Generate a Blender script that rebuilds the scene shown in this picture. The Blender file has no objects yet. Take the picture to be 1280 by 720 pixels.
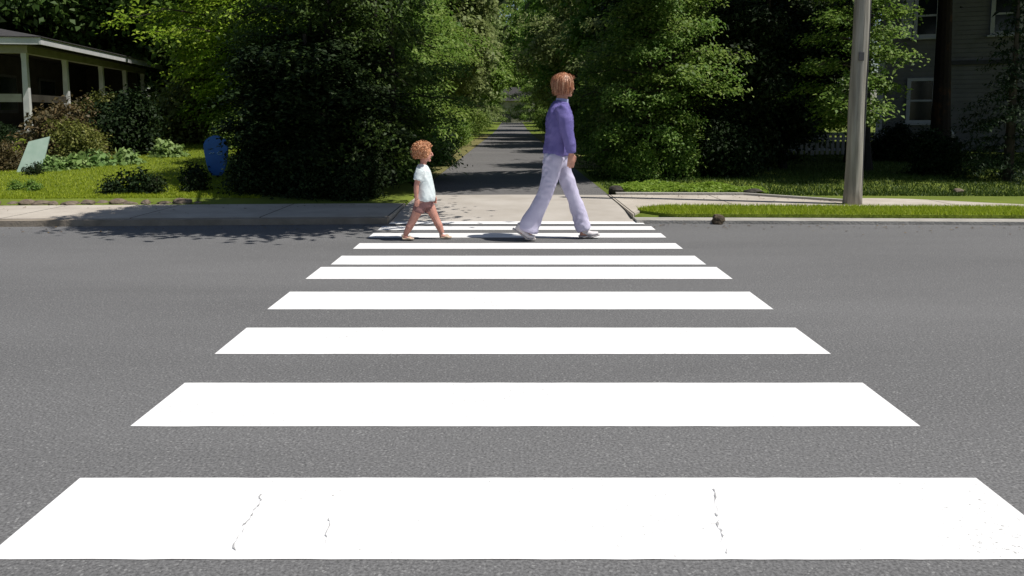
import bpy, bmesh, math, random
import numpy as np
from mathutils import Vector, Matrix, noise

random.seed(7)
RNG = np.random.default_rng(11)
R = math.radians
S = bpy.context.scene
COL = S.collection
PI = math.pi

# ------------------------------------------------------------------ camera numbers (design aid: pixel -> ground point)
FPX = 1000.0; PITCH = R(6.0); CAMH = 1.24; HOR = 148.0
CYP = HOR + FPX * math.tan(PITCH)

def at(px, py, z=0.0):
    """point of the plane height z that the photograph shows at a pixel"""
    dy = FPX * math.cos(PITCH) + math.sin(PITCH) * (CYP - py)
    dz = -FPX * math.sin(PITCH) + math.cos(PITCH) * (CYP - py)
    t = (z - CAMH) / dz
    return Vector(((px - 640) * t, dy * t, z))

# ------------------------------------------------------------------ object helpers
def tag(o, label=None, cat=None, group=None, kind=None):
    if label: o['label'] = label
    if cat: o['category'] = cat
    if group: o['group'] = group
    if kind: o['kind'] = kind
    return o

def link(name, me, mat=None, parent=None, smooth=False):
    o = bpy.data.objects.new(name, me); COL.objects.link(o)
    if mat is not None:
        for m in (mat if isinstance(mat, (list, tuple)) else [mat]):
            me.materials.append(m)
    if parent is not None: o.parent = parent
    if smooth: me.polygons.foreach_set('use_smooth', [True] * len(me.polygons))
    return o

def empty(name, loc, rz=0.0, label=None, cat=None, group=None, scale=None):
    o = bpy.data.objects.new(name, None); COL.objects.link(o)
    o.empty_display_size = 0.2
    o.location = loc; o.rotation_euler = (0, 0, rz)
    if scale is not None: o.scale = scale if hasattr(scale, '__len__') else (scale,) * 3
    return tag(o, label, cat, group)

def from_arrays(name, verts, faces4=None, faces3=None):
    me = bpy.data.meshes.new(name)
    v = np.asarray(verts, dtype=np.float32).reshape(-1, 3)
    me.vertices.add(len(v)); me.vertices.foreach_set('co', v.ravel())
    idx = []; starts = []; tot = 0
    if faces4 is not None and len(faces4):
        f = np.asarray(faces4, dtype=np.int32); idx.append(f.ravel())
        starts.append(np.arange(len(f), dtype=np.int32) * 4 + tot); tot += f.size
    if faces3 is not None and len(faces3):
        f = np.asarray(faces3, dtype=np.int32); idx.append(f.ravel())
        starts.append(np.arange(len(f), dtype=np.int32) * 3 + tot); tot += f.size
    idx = np.concatenate(idx); starts = np.concatenate(starts)
    me.loops.add(len(idx)); me.loops.foreach_set('vertex_index', idx)
    me.polygons.add(len(starts)); me.polygons.foreach_set('loop_start', starts)
    me.update(calc_edges=True)
    return me

class MB:
    """collects boxes, prisms, tubes in one bmesh"""
    def __init__(s): s.b = bmesh.new()
    def box(s, c, d, rot=None, bev=0.0):
        r = bmesh.ops.create_cube(s.b, size=1.0)
        vs = r['verts']
        for v in vs: v.co = Vector((v.co.x * d[0], v.co.y * d[1], v.co.z * d[2]))
        if bev:
            es = list({e for v in vs for e in v.link_edges})
            rr = bmesh.ops.bevel(s.b, geom=es, offset=bev, segments=2, affect='EDGES', profile=0.6)
            vs = list({v for f in rr['faces'] for v in f.verts} | {v for v in vs if v.is_valid})
        M = Matrix.Translation(Vector(c)) @ (rot.to_4x4() if rot else Matrix())
        bmesh.ops.transform(s.b, matrix=M, verts=vs)
        return s
    def prism(s, pts, z0, z1):
        lo = [s.b.verts.new((p[0], p[1], z0)) for p in pts]
        hi = [s.b.verts.new((p[0], p[1], z1)) for p in pts]
        n = len(pts)
        s.b.faces.new(hi); s.b.faces.new(lo[::-1])
        for i in range(n):
            s.b.faces.new((lo[i], lo[(i + 1) % n], hi[(i + 1) % n], hi[i]))
        return s
    def rings(s, rs, cap=True):
        L = [[s.b.verts.new(p) for p in r] for r in rs]
        n = len(L[0])
        for a, b in zip(L, L[1:]):
            for i in range(n):
                s.b.faces.new((a[i], a[(i + 1) % n], b[(i + 1) % n], b[i]))
        if cap:
            s.b.faces.new(L[0][::-1]); s.b.faces.new(L[-1])
        return s
    def tube(s, pts, rad, n=10, side=None, cap=True):
        """rad: list of r or (ra, rb); ra along 'side' axis"""
        pts = [Vector(p) for p in pts]; rs = []
        ref = Vector(side) if side else None
        prev = None
        for i, p in enumerate(pts):
            t = (pts[min(i + 1, len(pts) - 1)] - pts[max(i - 1, 0)]).normalized()
            if ref is not None: a = (ref - t * ref.dot(t))
            elif prev is not None: a = (prev - t * prev.dot(t))
            else:
                q = Vector((0, 1, 0)) if abs(t.y) < 0.8 else Vector((1, 0, 0))
                a = q - t * q.dot(t)
            a.normalize(); prev = a; b = t.cross(a)
            r = rad[i]; ra, rb = r if hasattr(r, '__len__') else (r, r)
            rs.append([p + a * (ra * math.cos(2 * PI * k / n)) + b * (rb * math.sin(2 * PI * k / n)) for k in range(n)])
        return s.rings(rs, cap)
    def ball(s, c, d, sub=3):
        r = bmesh.ops.create_icosphere(s.b, subdivisions=sub, radius=1.0)
        d = d if hasattr(d, '__len__') else (d,) * 3
        for v in r['verts']: v.co = Vector((v.co.x * d[0] + c[0], v.co.y * d[1] + c[1], v.co.z * d[2] + c[2]))
        return s
    def mesh(s, name):
        bmesh.ops.recalc_face_normals(s.b, faces=s.b.faces)
        me = bpy.data.meshes.new(name); s.b.to_mesh(me); s.b.free(); return me
    def build(s, name, mat, parent=None, smooth=False):
        return link(name, s.mesh(name), mat, parent, smooth)

def remesh(me, voxel, smooth_iter=4):
    o = bpy.data.objects.new('tmp', me); COL.objects.link(o)
    m = o.modifiers.new('r', 'REMESH'); m.mode = 'VOXEL'; m.voxel_size = voxel; m.use_smooth_shade = True
    if smooth_iter:
        k = o.modifiers.new('s', 'SMOOTH'); k.iterations = smooth_iter; k.factor = 0.5
    dg = bpy.context.evaluated_depsgraph_get(); dg.update()
    out = bpy.data.meshes.new_from_object(o.evaluated_get(dg))
    bpy.data.objects.remove(o)
    return out

# ------------------------------------------------------------------ materials
def nt(name):
    m = bpy.data.materials.new(name); m.use_nodes = True
    t = m.node_tree; b = t.nodes['Principled BSDF']
    return m, t, b

def N(t, typ, **kw):
    n = t.nodes.new(typ)
    for k, v in kw.items():
        if k in n.inputs.keys(): n.inputs[k].default_value = v
        else: setattr(n, k, v)
    return n

def ramp(t, fac, stops):
    r = t.nodes.new('ShaderNodeValToRGB')
    e = r.color_ramp.elements
    while len(e) < len(stops): e.new(0.5)
    for q, (p, c) in zip(e, stops):
        q.position = p; q.color = (*c, 1) if len(c) == 3 else c
    t.links.new(fac, r.inputs[0])
    return r

def noisy(name, c0, c1, scale=6.0, rough=0.7, bump=0.0, bscale=None, detail=6.0, spec=0.3, lo=0.35, hi=0.65, stretch=None):
    m, t, b = nt(name)
    tc = N(t, 'ShaderNodeTexCoord')
    src = tc.outputs['Object']
    if stretch:
        mp = N(t, 'ShaderNodeMapping'); mp.inputs['Scale'].default_value = stretch
        t.links.new(src, mp.inputs[0]); src = mp.outputs[0]
    n = N(t, 'ShaderNodeTexNoise', Scale=scale, Detail=detail, Roughness=0.6)
    t.links.new(src, n.inputs['Vector'])
    r = ramp(t, n.outputs['Fac'], [(lo, c0), (hi, c1)])
    t.links.new(r.outputs[0], b.inputs['Base Color'])
    b.inputs['Roughness'].default_value = rough
    b.inputs['Specular IOR Level'].default_value = spec
    if bump:
        n2 = N(t, 'ShaderNodeTexNoise', Scale=bscale or scale * 4, Detail=6.0)
        t.links.new(src, n2.inputs['Vector'])
        bp = N(t, 'ShaderNodeBump', Strength=bump, Distance=0.02)
        t.links.new(n2.outputs['Fac'], bp.inputs['Height']); t.links.new(bp.outputs[0], b.inputs['Normal'])
    return m

def jointed(m, step):
    t = m.node_tree; b = t.nodes['Principled BSDF']; src = b.inputs['Base Color'].links[0].from_socket
    tc = N(t, 'ShaderNodeTexCoord'); sx = N(t, 'ShaderNodeSeparateXYZ'); t.links.new(tc.outputs['Object'], sx.inputs[0])
    d = N(t, 'ShaderNodeMath', operation='DIVIDE'); t.links.new(sx.outputs[0], d.inputs[0]); d.inputs[1].default_value = step
    fr = N(t, 'ShaderNodeMath', operation='FRACT'); t.links.new(d.outputs[0], fr.inputs[0])
    lt = N(t, 'ShaderNodeMath', operation='LESS_THAN'); t.links.new(fr.outputs[0], lt.inputs[0]); lt.inputs[1].default_value = 0.018 / step
    mx = N(t, 'ShaderNodeMix', data_type='RGBA'); t.links.new(lt.outputs[0], mx.inputs[0]); t.links.new(src, mx.inputs[6]); mx.inputs[7].default_value = (.09, .08, .065, 1)
    t.links.new(mx.outputs[2], b.inputs['Base Color'])
def leafmat(name, dark, mid, light, trans=0.28, rough=0.55):
    m, t, b = nt(name)
    g = N(t, 'ShaderNodeNewGeometry')
    r = ramp(t, g.outputs['Random Per Island'], [(0.0, dark), (0.5, mid), (1.0, light)])
    oi = N(t, 'ShaderNodeObjectInfo')
    hv = N(t, 'ShaderNodeHueSaturation')
    mr = N(t, 'ShaderNodeMapRange'); mr.inputs[3].default_value = 0.485; mr.inputs[4].default_value = 0.515
    t.links.new(oi.outputs['Random'], mr.inputs[0]); t.links.new(mr.outputs[0], hv.inputs['Hue'])
    t.links.new(r.outputs[0], hv.inputs['Color'])
    t.links.new(hv.outputs[0], b.inputs['Base Color'])
    b.inputs['Roughness'].default_value = rough; b.inputs['Specular IOR Level'].default_value = 0.12 if 'dark' in name else 0.25
    tr = N(t, 'ShaderNodeBsdfTranslucent'); t.links.new(hv.outputs[0], tr.inputs['Color'])
    mx = N(t, 'ShaderNodeMixShader', Fac=trans)
    t.links.new(b.outputs[0], mx.inputs[1]); t.links.new(tr.outputs[0], mx.inputs[2])
    out = t.nodes['Material Output']; t.links.new(mx.outputs[0], out.inputs['Surface'])
    return m

def asphalt(name, base, worn):
    m, t, b = nt(name)
    tc = N(t, 'ShaderNodeTexCoord'); P = tc.outputs['Object']
    big = N(t, 'ShaderNodeTexNoise', Scale=0.35, Detail=5.0, Roughness=0.6)
    mp = N(t, 'ShaderNodeMapping'); mp.inputs['Scale'].default_value = (0.35, 1.6, 1)
    t.links.new(P, mp.inputs[0]); t.links.new(mp.outputs[0], big.inputs['Vector'])
    c0 = ramp(t, big.outputs['Fac'], [(0.3, base), (0.7, worn)])
    fine = N(t, 'ShaderNodeTexNoise', Scale=95.0, Detail=3.0, Roughness=0.65); t.links.new(P, fine.inputs['Vector'])
    f1 = ramp(t, fine.outputs['Fac'], [(0.3, (0.5,) * 3), (0.7, (1.5,) * 3)])
    mul = N(t, 'ShaderNodeMix', data_type='RGBA', blend_type='MULTIPLY'); mul.inputs[0].default_value = 1.0
    t.links.new(c0.outputs[0], mul.inputs[6]); t.links.new(f1.outputs[0], mul.inputs[7])
    vo = N(t, 'ShaderNodeTexVoronoi', Scale=150.0); t.links.new(P, vo.inputs['Vector'])
    sp = ramp(t, vo.outputs['Color'], [(0.80, (0, 0, 0)), (0.93, (1, 1, 1))])
    mx = N(t, 'ShaderNodeMix', data_type='RGBA'); t.links.new(sp.outputs[0], mx.inputs[0])
    t.links.new(mul.outputs[2], mx.inputs[6]); mx.inputs[7].default_value = (worn[0] * 1.6, worn[1] * 1.6, worn[2] * 1.57, 1)
    t.links.new(mx.outputs[2], b.inputs['Base Color'])
    b.inputs['Roughness'].default_value = 0.88; b.inputs['Specular IOR Level'].default_value = 0.25
    bp = N(t, 'ShaderNodeBump', Strength=0.5, Distance=0.004)
    t.links.new(fine.outputs['Fac'], bp.inputs['Height']); t.links.new(bp.outputs[0], b.inputs['Normal'])
    return m

def paint():
    m, t, b = nt('road_paint')
    tc = N(t, 'ShaderNodeTexCoord'); P = tc.outputs['Object']
    n = N(t, 'ShaderNodeTexNoise', Scale=60.0, Detail=8.0, Roughness=0.7); t.links.new(P, n.inputs['Vector'])
    big = N(t, 'ShaderNodeTexNoise', Scale=1.6, Detail=3.0); t.links.new(P, big.inputs['Vector'])
    ad = N(t, 'ShaderNodeMath', operation='MULTIPLY_ADD'); t.links.new(big.outputs['Fac'], ad.inputs[0])
    ad.inputs[1].default_value = 0.30; t.links.new(n.outputs['Fac'], ad.inputs[2])
    r = ramp(t, ad.outputs[0], [(0.44, (0.26, 0.26, 0.25)), (0.49, (0.70, 0.70, 0.69)), (0.62, (0.82, 0.82, 0.82))])
    t.links.new(r.outputs[0], b.inputs['Base Color'])
    b.inputs['Roughness'].default_value = 0.75; b.inputs['Specular IOR Level'].default_value = 0.3
    bp = N(t, 'ShaderNodeBump', Strength=0.25, Distance=0.003)
    t.links.new(n.outputs['Fac'], bp.inputs['Height']); t.links.new(bp.outputs[0], b.inputs['Normal'])
    return m

M = {}
M['asphalt'] = asphalt('asphalt', (0.120, 0.120, 0.121), (0.165, 0.165, 0.166))
M['lane'] = asphalt('lane_asphalt', (0.115, 0.112, 0.112), (0.15, 0.146, 0.143))
M['paint'] = paint()
M['crack'] = noisy('crack', (0.30, 0.30, 0.30), (0.50, 0.50, 0.50), 30)
M['concrete'] = noisy('concrete', (0.42, 0.375, 0.32), (0.53, 0.485, 0.42), 2.2, 0.85, 0.3, 60)
jointed(M['concrete'], 1.5)
M['apron'] = noisy('apron_concrete', (0.40, 0.365, 0.32), (0.49, 0.455, 0.41), 1.4, 0.85, 0.2, 60)
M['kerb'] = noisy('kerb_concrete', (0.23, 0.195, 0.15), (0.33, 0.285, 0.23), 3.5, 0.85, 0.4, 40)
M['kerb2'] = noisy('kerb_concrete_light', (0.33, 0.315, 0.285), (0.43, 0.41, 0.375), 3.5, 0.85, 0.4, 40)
M['soil'] = noisy('lawn_soil', (0.10, 0.14, 0.016), (0.15, 0.19, 0.024), 1.1, 0.95, 0.6, 25)
M['verge'] = noisy('verge_turf', (0.13, 0.18, 0.016), (0.19, 0.24, 0.028), 3.0, 0.95, 0.5, 40)
M['blade'] = leafmat('grass_blade', (0.25, 0.325, 0.016), (0.34, 0.425, 0.026), (0.45, 0.50, 0.06), 0.45)
M['blade_shaded'] = leafmat('grass_blade_shaded', (0.04, 0.075, 0.012), (0.06, 0.10, 0.014), (0.09, 0.13, 0.02), 0.2)  # darker copy of the blades, shade of the right lawn put into the colour
M['cover'] = leafmat('ground_cover_leaf', (0.12, 0.21, 0.02), (0.20, 0.32, 0.035), (0.30, 0.42, 0.07), 0.4)
M['dry'] = noisy('dry_verge', (0.12, 0.12, 0.035), (0.22, 0.19, 0.08), 2.0, 0.95, 0.5, 30)
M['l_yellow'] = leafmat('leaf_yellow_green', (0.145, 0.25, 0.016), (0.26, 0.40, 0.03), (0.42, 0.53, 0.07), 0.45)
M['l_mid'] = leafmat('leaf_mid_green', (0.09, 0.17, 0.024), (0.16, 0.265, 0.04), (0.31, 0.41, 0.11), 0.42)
M['l_dark'] = leafmat('leaf_dark_green', (0.010, 0.020, 0.007), (0.017, 0.034, 0.010), (0.03, 0.052, 0.016), 0.14)  # near-black leaves: deep shade of thicket and woods is put into the colour
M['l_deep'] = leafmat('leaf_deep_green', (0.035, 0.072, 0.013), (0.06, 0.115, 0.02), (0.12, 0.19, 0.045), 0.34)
M['l_haze'] = leafmat('leaf_hazed_green', (0.14, 0.19, 0.06), (0.23, 0.30, 0.10), (0.36, 0.42, 0.18), 0.42)  # pale greyed leaves: haze over the far trees put into the colour
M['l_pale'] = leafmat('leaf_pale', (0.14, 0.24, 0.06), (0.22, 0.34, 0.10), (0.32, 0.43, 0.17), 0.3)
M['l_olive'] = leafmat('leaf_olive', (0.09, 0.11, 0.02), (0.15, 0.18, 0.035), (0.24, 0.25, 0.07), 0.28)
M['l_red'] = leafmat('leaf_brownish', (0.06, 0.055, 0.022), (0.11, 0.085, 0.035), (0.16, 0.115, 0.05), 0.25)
M['bark'] = noisy('bark', (0.035, 0.028, 0.02), (0.085, 0.07, 0.052), 5, 0.95, 0.9, 14, stretch=(1, 1, 0.25))
M['bark_dark'] = noisy('bark_dark', (0.014, 0.012, 0.010), (0.034, 0.029, 0.023), 5, 0.95, 0.9, 14, stretch=(1, 1, 0.25))
M['bark_sunfleck'] = noisy('bark_sunflecked', (0.020, 0.014, 0.010), (0.13, 0.055, 0.018), 2.2, 0.95, 0.9, 14, lo=.5, hi=.72)  # orange patches are sun flecks on the trunk, painted into the bark colour
M['bark_tan'] = noisy('bark_tan', (0.20, 0.16, 0.11), (0.32, 0.27, 0.2), 5, 0.95, 0.8, 14, stretch=(1, 1, 0.25))
M['pole'] = noisy('weathered_pole', (0.20, 0.185, 0.155), (0.44, 0.415, 0.36), 14, 0.9, 0.8, 22, stretch=(1, 1, 0.06))
M['white'] = noisy('white_trim', (0.48, 0.49, 0.50), (0.60, 0.60, 0.60), 3, 0.6, 0.1, 30)
M['cream'] = noisy('cream_board', (0.30, 0.28, 0.24), (0.38, 0.36, 0.31), 3, 0.7, 0.1, 30)
M['roof'] = noisy('roof_shingle', (0.035, 0.034, 0.036), (0.07, 0.066, 0.064), 9, 0.9, 0.6, 40)
M['wall_dark'] = noisy('dark_wall', (0.03, 0.026, 0.022), (0.05, 0.044, 0.036), 3, 0.8)
M['brick'] = noisy('brown_brick', (0.14, 0.075, 0.048), (0.23, 0.13, 0.085), 7, 0.9, 0.4, 30)
M['siding'] = noisy('grey_siding', (0.19, 0.185, 0.185), (0.24, 0.235, 0.235), 2, 0.75, 0.1, 40)
M['slate'] = noisy('slate_trim', (0.05, 0.05, 0.055), (0.08, 0.08, 0.085), 3, 0.7)
M['glass'] = noisy('window_glass', (0.012, 0.016, 0.02), (0.02, 0.026, 0.03), 2, 0.12, spec=0.6)
M['stone'] = noisy('edging_stone', (0.10, 0.075, 0.055), (0.24, 0.195, 0.15), 7, 0.9, 0.5, 40)
M['stone_d'] = noisy('dark_stone', (0.03, 0.027, 0.023), (0.08, 0.07, 0.058), 7, 0.9, 0.5, 40)
M['brown'] = noisy('brown_lump', (0.06, 0.045, 0.03), (0.13, 0.10, 0.065), 20, 0.9, 0.6, 60)
M['board'] = noisy('pale_green_board', (0.33, 0.45, 0.37), (0.42, 0.53, 0.45), 4, 0.6)
M['blue'] = noisy('blue_plastic', (0.02, 0.13, 0.42), (0.03, 0.17, 0.52), 5, 0.45, spec=0.4)
M['paleblue'] = noisy('pale_blue_mark', (0.22, 0.42, 0.62), (0.32, 0.52, 0.72), 20, 0.6)
# people
M['skin'] = noisy('skin', (0.50, 0.25, 0.18), (0.58, 0.31, 0.23), 14, 0.55, 0.05, 300)
M['skin_child'] = noisy('child_skin', (0.53, 0.25, 0.19), (0.62, 0.32, 0.25), 14, 0.55, 0.05, 300)
M['lip'] = noisy('lip', (0.36, 0.12, 0.10), (0.42, 0.15, 0.12), 30, 0.5)
M['eye'] = noisy('eye', (0.02, 0.015, 0.012), (0.05, 0.04, 0.03), 30, 0.3)
M['hair'] = noisy('auburn_hair', (0.18, 0.06, 0.03), (0.48, 0.21, 0.11), 26, 0.5, 0.3, 120, stretch=(1, 1, 0.35))
def hairmat(name, a, b_, c):
    m, t, b = nt(name); gm = N(t, 'ShaderNodeNewGeometry'); r = ramp(t, gm.outputs['Random Per Island'], [(0, a), (.6, b_), (1, c)])
    t.links.new(r.outputs[0], b.inputs['Base Color']); b.inputs['Roughness'].default_value = .45; b.inputs['Specular IOR Level'].default_value = .4; return m
M['lock'] = hairmat('auburn_lock', (0.20, 0.07, 0.035), (0.50, 0.22, 0.12), (0.78, 0.48, 0.31))
M['curl_lock'] = hairmat('ginger_lock', (0.48, 0.20, 0.09), (0.72, 0.38, 0.20), (0.88, 0.60, 0.38))
M['curls'] = noisy('ginger_curls', (0.46, 0.19, 0.09), (0.68, 0.36, 0.20), 30, 0.55, 0.3, 120)
M['sweater'] = noisy('purple_knit', (0.155, 0.135, 0.36), (0.215, 0.185, 0.45), 9, 0.9, 0.5, 220, spec=0.1)
M['collar'] = noisy('pale_collar', (0.35, 0.38, 0.62), (0.44, 0.46, 0.70), 20, 0.9)
M['trouser'] = noisy('lavender_cotton', (0.50, 0.47, 0.62), (0.62, 0.59, 0.74), 6, 0.9, 0.25, 200, spec=0.1)
M['shoe'] = noisy('pale_shoe', (0.58, 0.53, 0.54), (0.74, 0.70, 0.70), 18, 0.7)
M['sole'] = noisy('grey_sole', (0.40, 0.37, 0.37), (0.52, 0.49, 0.48), 18, 0.8)
M['tee'] = noisy('white_tee', (0.66, 0.74, 0.75), (0.76, 0.82, 0.82), 7, 0.9, 0.2, 150, spec=0.1)
M['shorts'] = noisy('dusty_pink_shorts', (0.24, 0.125, 0.12), (0.33, 0.18, 0.17), 9, 0.9, 0.3, 150, spec=0.1)
M['sandal'] = noisy('tan_sandal', (0.50, 0.38, 0.27), (0.62, 0.50, 0.38), 18, 0.7)

# ------------------------------------------------------------------ ground
def K(x):                          # kerb line of the street (depth of its near edge)
    return 9.45 + (0.058 * x if x < 0 else -0.036 * x)
def sst(a, b, v):
    t = min(1.0, max(0.0, (v - a) / (b - a))); return t * t * (3 - 2 * t)
def W(x, r):                       # nominal row -> world y (rows follow the kerb near the street)
    x_ = max(-40.0, min(40.0, x))
    return r + (K(x_) - 9.45) * (1 - sst(12.5, 17.0, r)) * (1.0 if r > 3 else max(0.0, r / 3))
def rise(y): return 0.0 if y < 58 else 0.00022 * (y - 58) ** 2 if y < 90 else 0.225 + 0.0141 * (y - 90)
def laneZ(r): return 0.058 + rise(r)
LX0, LX1 = -1.52, 1.50
def g(x, r):
    if r <= 9.80: return -0.05
    base = 0.05 + rise(r)
    if LX0 + 0.06 <= x <= LX1 - 0.06: return -0.02 + rise(r)
    if x < LX0:
        w = sst(0.3, 2.6, LX0 - x) * (1 - 0.85 * sst(20, 40, r))
        lawn = 0.07 * sst(11.0, 11.6, r) + 0.60 * min(1.0, max(0.0, (r - 11.5) / 9.0))
        return base + lawn * w + 0.012 * math.sin(x * 1.7 + r) * w * sst(11.6, 13, r)
    w = sst(0.3, 3.0, x - LX1)
    return base + (0.05 * sst(12.6, 16, r) + 0.10 * sst(18, 34, r)) * w + 0.012 * math.sin(x * 1.3 + r * 0.8) * w * sst(12.6, 15, r)
def gz(x, y): return g(x, y)

xs = sorted(set([-260, -160, -100, -70, -50, -40, -32] + list(np.arange(-26, LX0 - 0.3, 0.5).round(3)) +
     [LX0 - 0.25, LX0 - 0.02, LX0 + 0.07, -0.7, 0, 0.7, LX1 - 0.07, LX1 + 0.02, LX1 + 0.25] +
     list(np.arange(LX1 + 0.6, 26, 0.5).round(3)) + [32, 40, 50, 70, 100, 160, 260]))
rsq = sorted(set([-260, -120, -60, -30, -12, -4, 0, 4, 8, 9.2, 9.80, 9.84, 10.2, 10.6, 11.0, 11.3, 11.6] +
      list(np.arange(12, 30, 0.5)) + list(np.arange(30, 70, 2.0)) + [70, 74, 78, 82, 86, 90, 96, 104, 112, 120, 140, 170, 220, 300]))
def sheet(xa, ra, zf):
    v = [(x, W(x, r), zf(x, r)) for r in ra for x in xa]; nx = len(xa)
    f = [(j * nx + i, j * nx + i + 1, (j + 1) * nx + i + 1, (j + 1) * nx + i) for j in range(len(ra) - 1) for i in range(nx - 1)]
    return v, f
def sheet_obj(name, xa, ra, zf, mat, kind='structure', smooth=True):
    v, f = sheet(xa, ra, zf)
    o = link(name, from_arrays(name, v, f), mat, smooth=smooth); tag(o, kind=kind); return o

sheet_obj('ground', xs, rsq, g, M['soil'])
xr = sorted(set([-200, -120, -80, -60, -40] + list(np.arange(-40, 40.1, 1.0)) + [60, 80, 120, 200]))
sheet_obj('road', xr, [-7.5, -4, 0, 3, 6, 8, 9.45], lambda x, r: 0.0, M['asphalt'])
sheet_obj('apron', [LX0 + 0.07, -0.7, 0, 0.7, LX1 - 0.03], [9.45, 9.9, 10.4, 11.2, 12.4], lambda x, r: 0.006 + 0.054 * sst(9.4, 10.9, r), M['apron'])
lr = [12.4, 13, 14, 16, 18, 20, 24, 28, 32] + list(np.arange(36, 70, 4.0)) + [72, 76, 80, 84, 88, 92, 100, 108, 114]
sheet_obj('lane', [LX0, -0.7, 0, 0.7, LX1], lr, lambda x, r: laneZ(r), M['lane'])

def strip(name, xa, fr, bk, z0, z1, mat, kind='structure'):
    """a slab following the kerb line between row functions fr(x), bk(x)"""
    b = bmesh.new(); cols = []
    for x in xa:
        y0, y1 = W(x, fr(x)), W(x, bk(x))
        cols.append([b.verts.new(p) for p in ((x, y0, z0), (x, y1, z0), (x, y1, z1), (x, y0, z1))])
    for a, c in zip(cols, cols[1:]):
        for i in range(4): b.faces.new((a[i], a[(i + 1) % 4], c[(i + 1) % 4], c[i]))
    b.faces.new(cols[0][::-1]); b.faces.new(cols[-1])
    bmesh.ops.recalc_face_normals(b, faces=b.faces)
    me = bpy.data.meshes.new(name); b.to_mesh(me); b.free()
    o = link(name, me, mat); tag(o, kind=kind); return o
xl = [-120, -80, -40] + list(np.arange(-30, -1.6, 0.4)) + [LX0 + 0.05]
xrt = [LX1 - 0.02] + list(np.arange(1.7, 30, 0.4)) + [40, 80, 120]
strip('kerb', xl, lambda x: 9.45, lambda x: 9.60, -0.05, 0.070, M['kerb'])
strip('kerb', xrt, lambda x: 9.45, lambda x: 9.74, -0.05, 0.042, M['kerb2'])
strip('sidewalk', xl, lambda x: 9.606, lambda x: 11.08, -0.05, 0.075, M['concrete'])
def vf(x): return 9.75 + 0.45 * (1 - sst(1.5, 1.95, x))
def vb(x): return 10.62 - 0.35 * (1 - sst(1.5, 2.1, x))
strip('grass_verge', [1.62, 1.68, 1.76, 1.86, 1.98, 2.1] + list(np.arange(2.4, 30, 0.4)) + [40, 80, 120], vf, vb, -0.05, 0.084, M['verge'])
def sb(x):
    if x < 3.55: return 12.28
    if x < 4.75: return 12.28 - 1.0 * (x - 3.55) / 1.2
    if x < 5.0: return 11.28 + 0.62 * (x - 4.75) / 0.25
    return 11.9 - 0.85 * sst(5.4, 7.3, x)
xsd = [LX1 - 0.02, 1.7, 2.0, 2.5, 3, 3.55, 3.9, 4.3, 4.75, 4.9, 5.0, 5.4, 5.8, 6.2, 6.6, 7, 7.3, 8, 12, 20, 40, 80, 120]
strip('sidewalk', xsd, lambda x: 9.75 if x < 1.6 else min(10.6, vb(x) - 0.03), sb, -0.05, 0.074, M['concrete'])
# low concrete edging behind the right pavement
strip('path_edging', [1.6, 2.2, 2.9, 3.55, 3.9, 4.3, 4.72], lambda x: sb(x) + 0.004, lambda x: sb(x) + 0.13, -0.03, 0.105, M['kerb2'])
# sun-bleached verges of the lane
strip('lane_verge', [-2.1, -1.9, -1.7, LX0 - 0.004], lambda x: 14.0 + 2 * (x + 1.5) * -1, lambda x: 60, -0.05, 0.069, M['dry'])
strip('lane_verge', [LX1 + 0.004, 1.7, 1.9, 2.2], lambda x: 19.0, lambda x: 60, -0.05, 0.067, M['dry'])

# ------------------------------------------------------------------ crosswalk
rows = [(700, 598), (533.5, 479), (443, 410), (387, 365), (349, 334), (331, 320), (311.3, 304.2), (297.2, 291.6), (287.6, 283.0), (281.2, 277.6)]
slab = ['crosswalk stripe nearest the camera, broad and white with thin dark cracks',
        'second white crosswalk stripe from the camera, just beyond the cracked one',
        'third white crosswalk stripe counted from the cracked nearest one',
        'fourth white crosswalk stripe counted from the cracked nearest one',
        'fifth crosswalk stripe from the camera, almost touching the stripe beyond it',
        'sixth crosswalk stripe from the camera, almost touching the stripe nearer the camera',
        'white crosswalk stripe just in front of both walkers\' feet',
        'white crosswalk stripe running right behind the feet of both walkers',
        'thin far crosswalk stripe, second one short of the beige driveway apron',
        'farthest thin crosswalk stripe, at the edge of the beige driveway apron']
stripes = []
for i, (a, b_) in enumerate(rows):
    y0 = at(640, a).y; y1 = at(640, b_).y
    hl = [1.55, 1.597, 1.63, 1.65, 1.655, 1.60, 1.575, 1.56, 1.55, 1.50][i]
    xa = np.linspace(-hl, hl, 42)
    v = []; rr = random.Random(i)
    for x in xa:
        for y in (y0, y1):
            v.append((x + 0.055 + rr.uniform(-.003, .003), y + rr.uniform(-.0018, .0018), 0.0025 if i < 9 else 0.010))
    f = [(2 * k, 2 * k + 2, 2 * k + 3, 2 * k + 1) for k in range(len(xa) - 1)]
    o = link('crosswalk_stripe', from_arrays('crosswalk_stripe', v, f), M['paint'])
    tag(o, slab[i], 'crosswalk stripe', 'white stripes of the crosswalk'); stripes.append(o)
def crack(px, width=0.006, seed=0):
    rr = random.Random(seed); v = []; f = []
    P = [at(*p, 0.005) for p in px]; pts = []
    for a, b in zip(P, P[1:]):
        for k in range(7): pts.append(a.lerp(b, k / 7) + Vector((rr.gauss(0, .004), rr.gauss(0, .003), 0)))
    
    for k in range(len(pts) - 1):
        a, b = pts[k], pts[k + 1]
        d = (b - a).normalized(); n = Vector((-d.y, d.x, 0))
        w0 = width * (0.06 if rr.random() < .45 else rr.uniform(.25, .8))
        v += [a - n * w0, a + n * w0]
        if k: f.append((2 * k - 2, 2 * k, 2 * k + 1, 2 * k - 1))
    return link('crack', from_arrays('crack', v, f), M['crack'], stripes[0])
crack([(326, 618), (322, 633), (310, 650), (300, 668), (290, 694)], 0.0045, 3)
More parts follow.
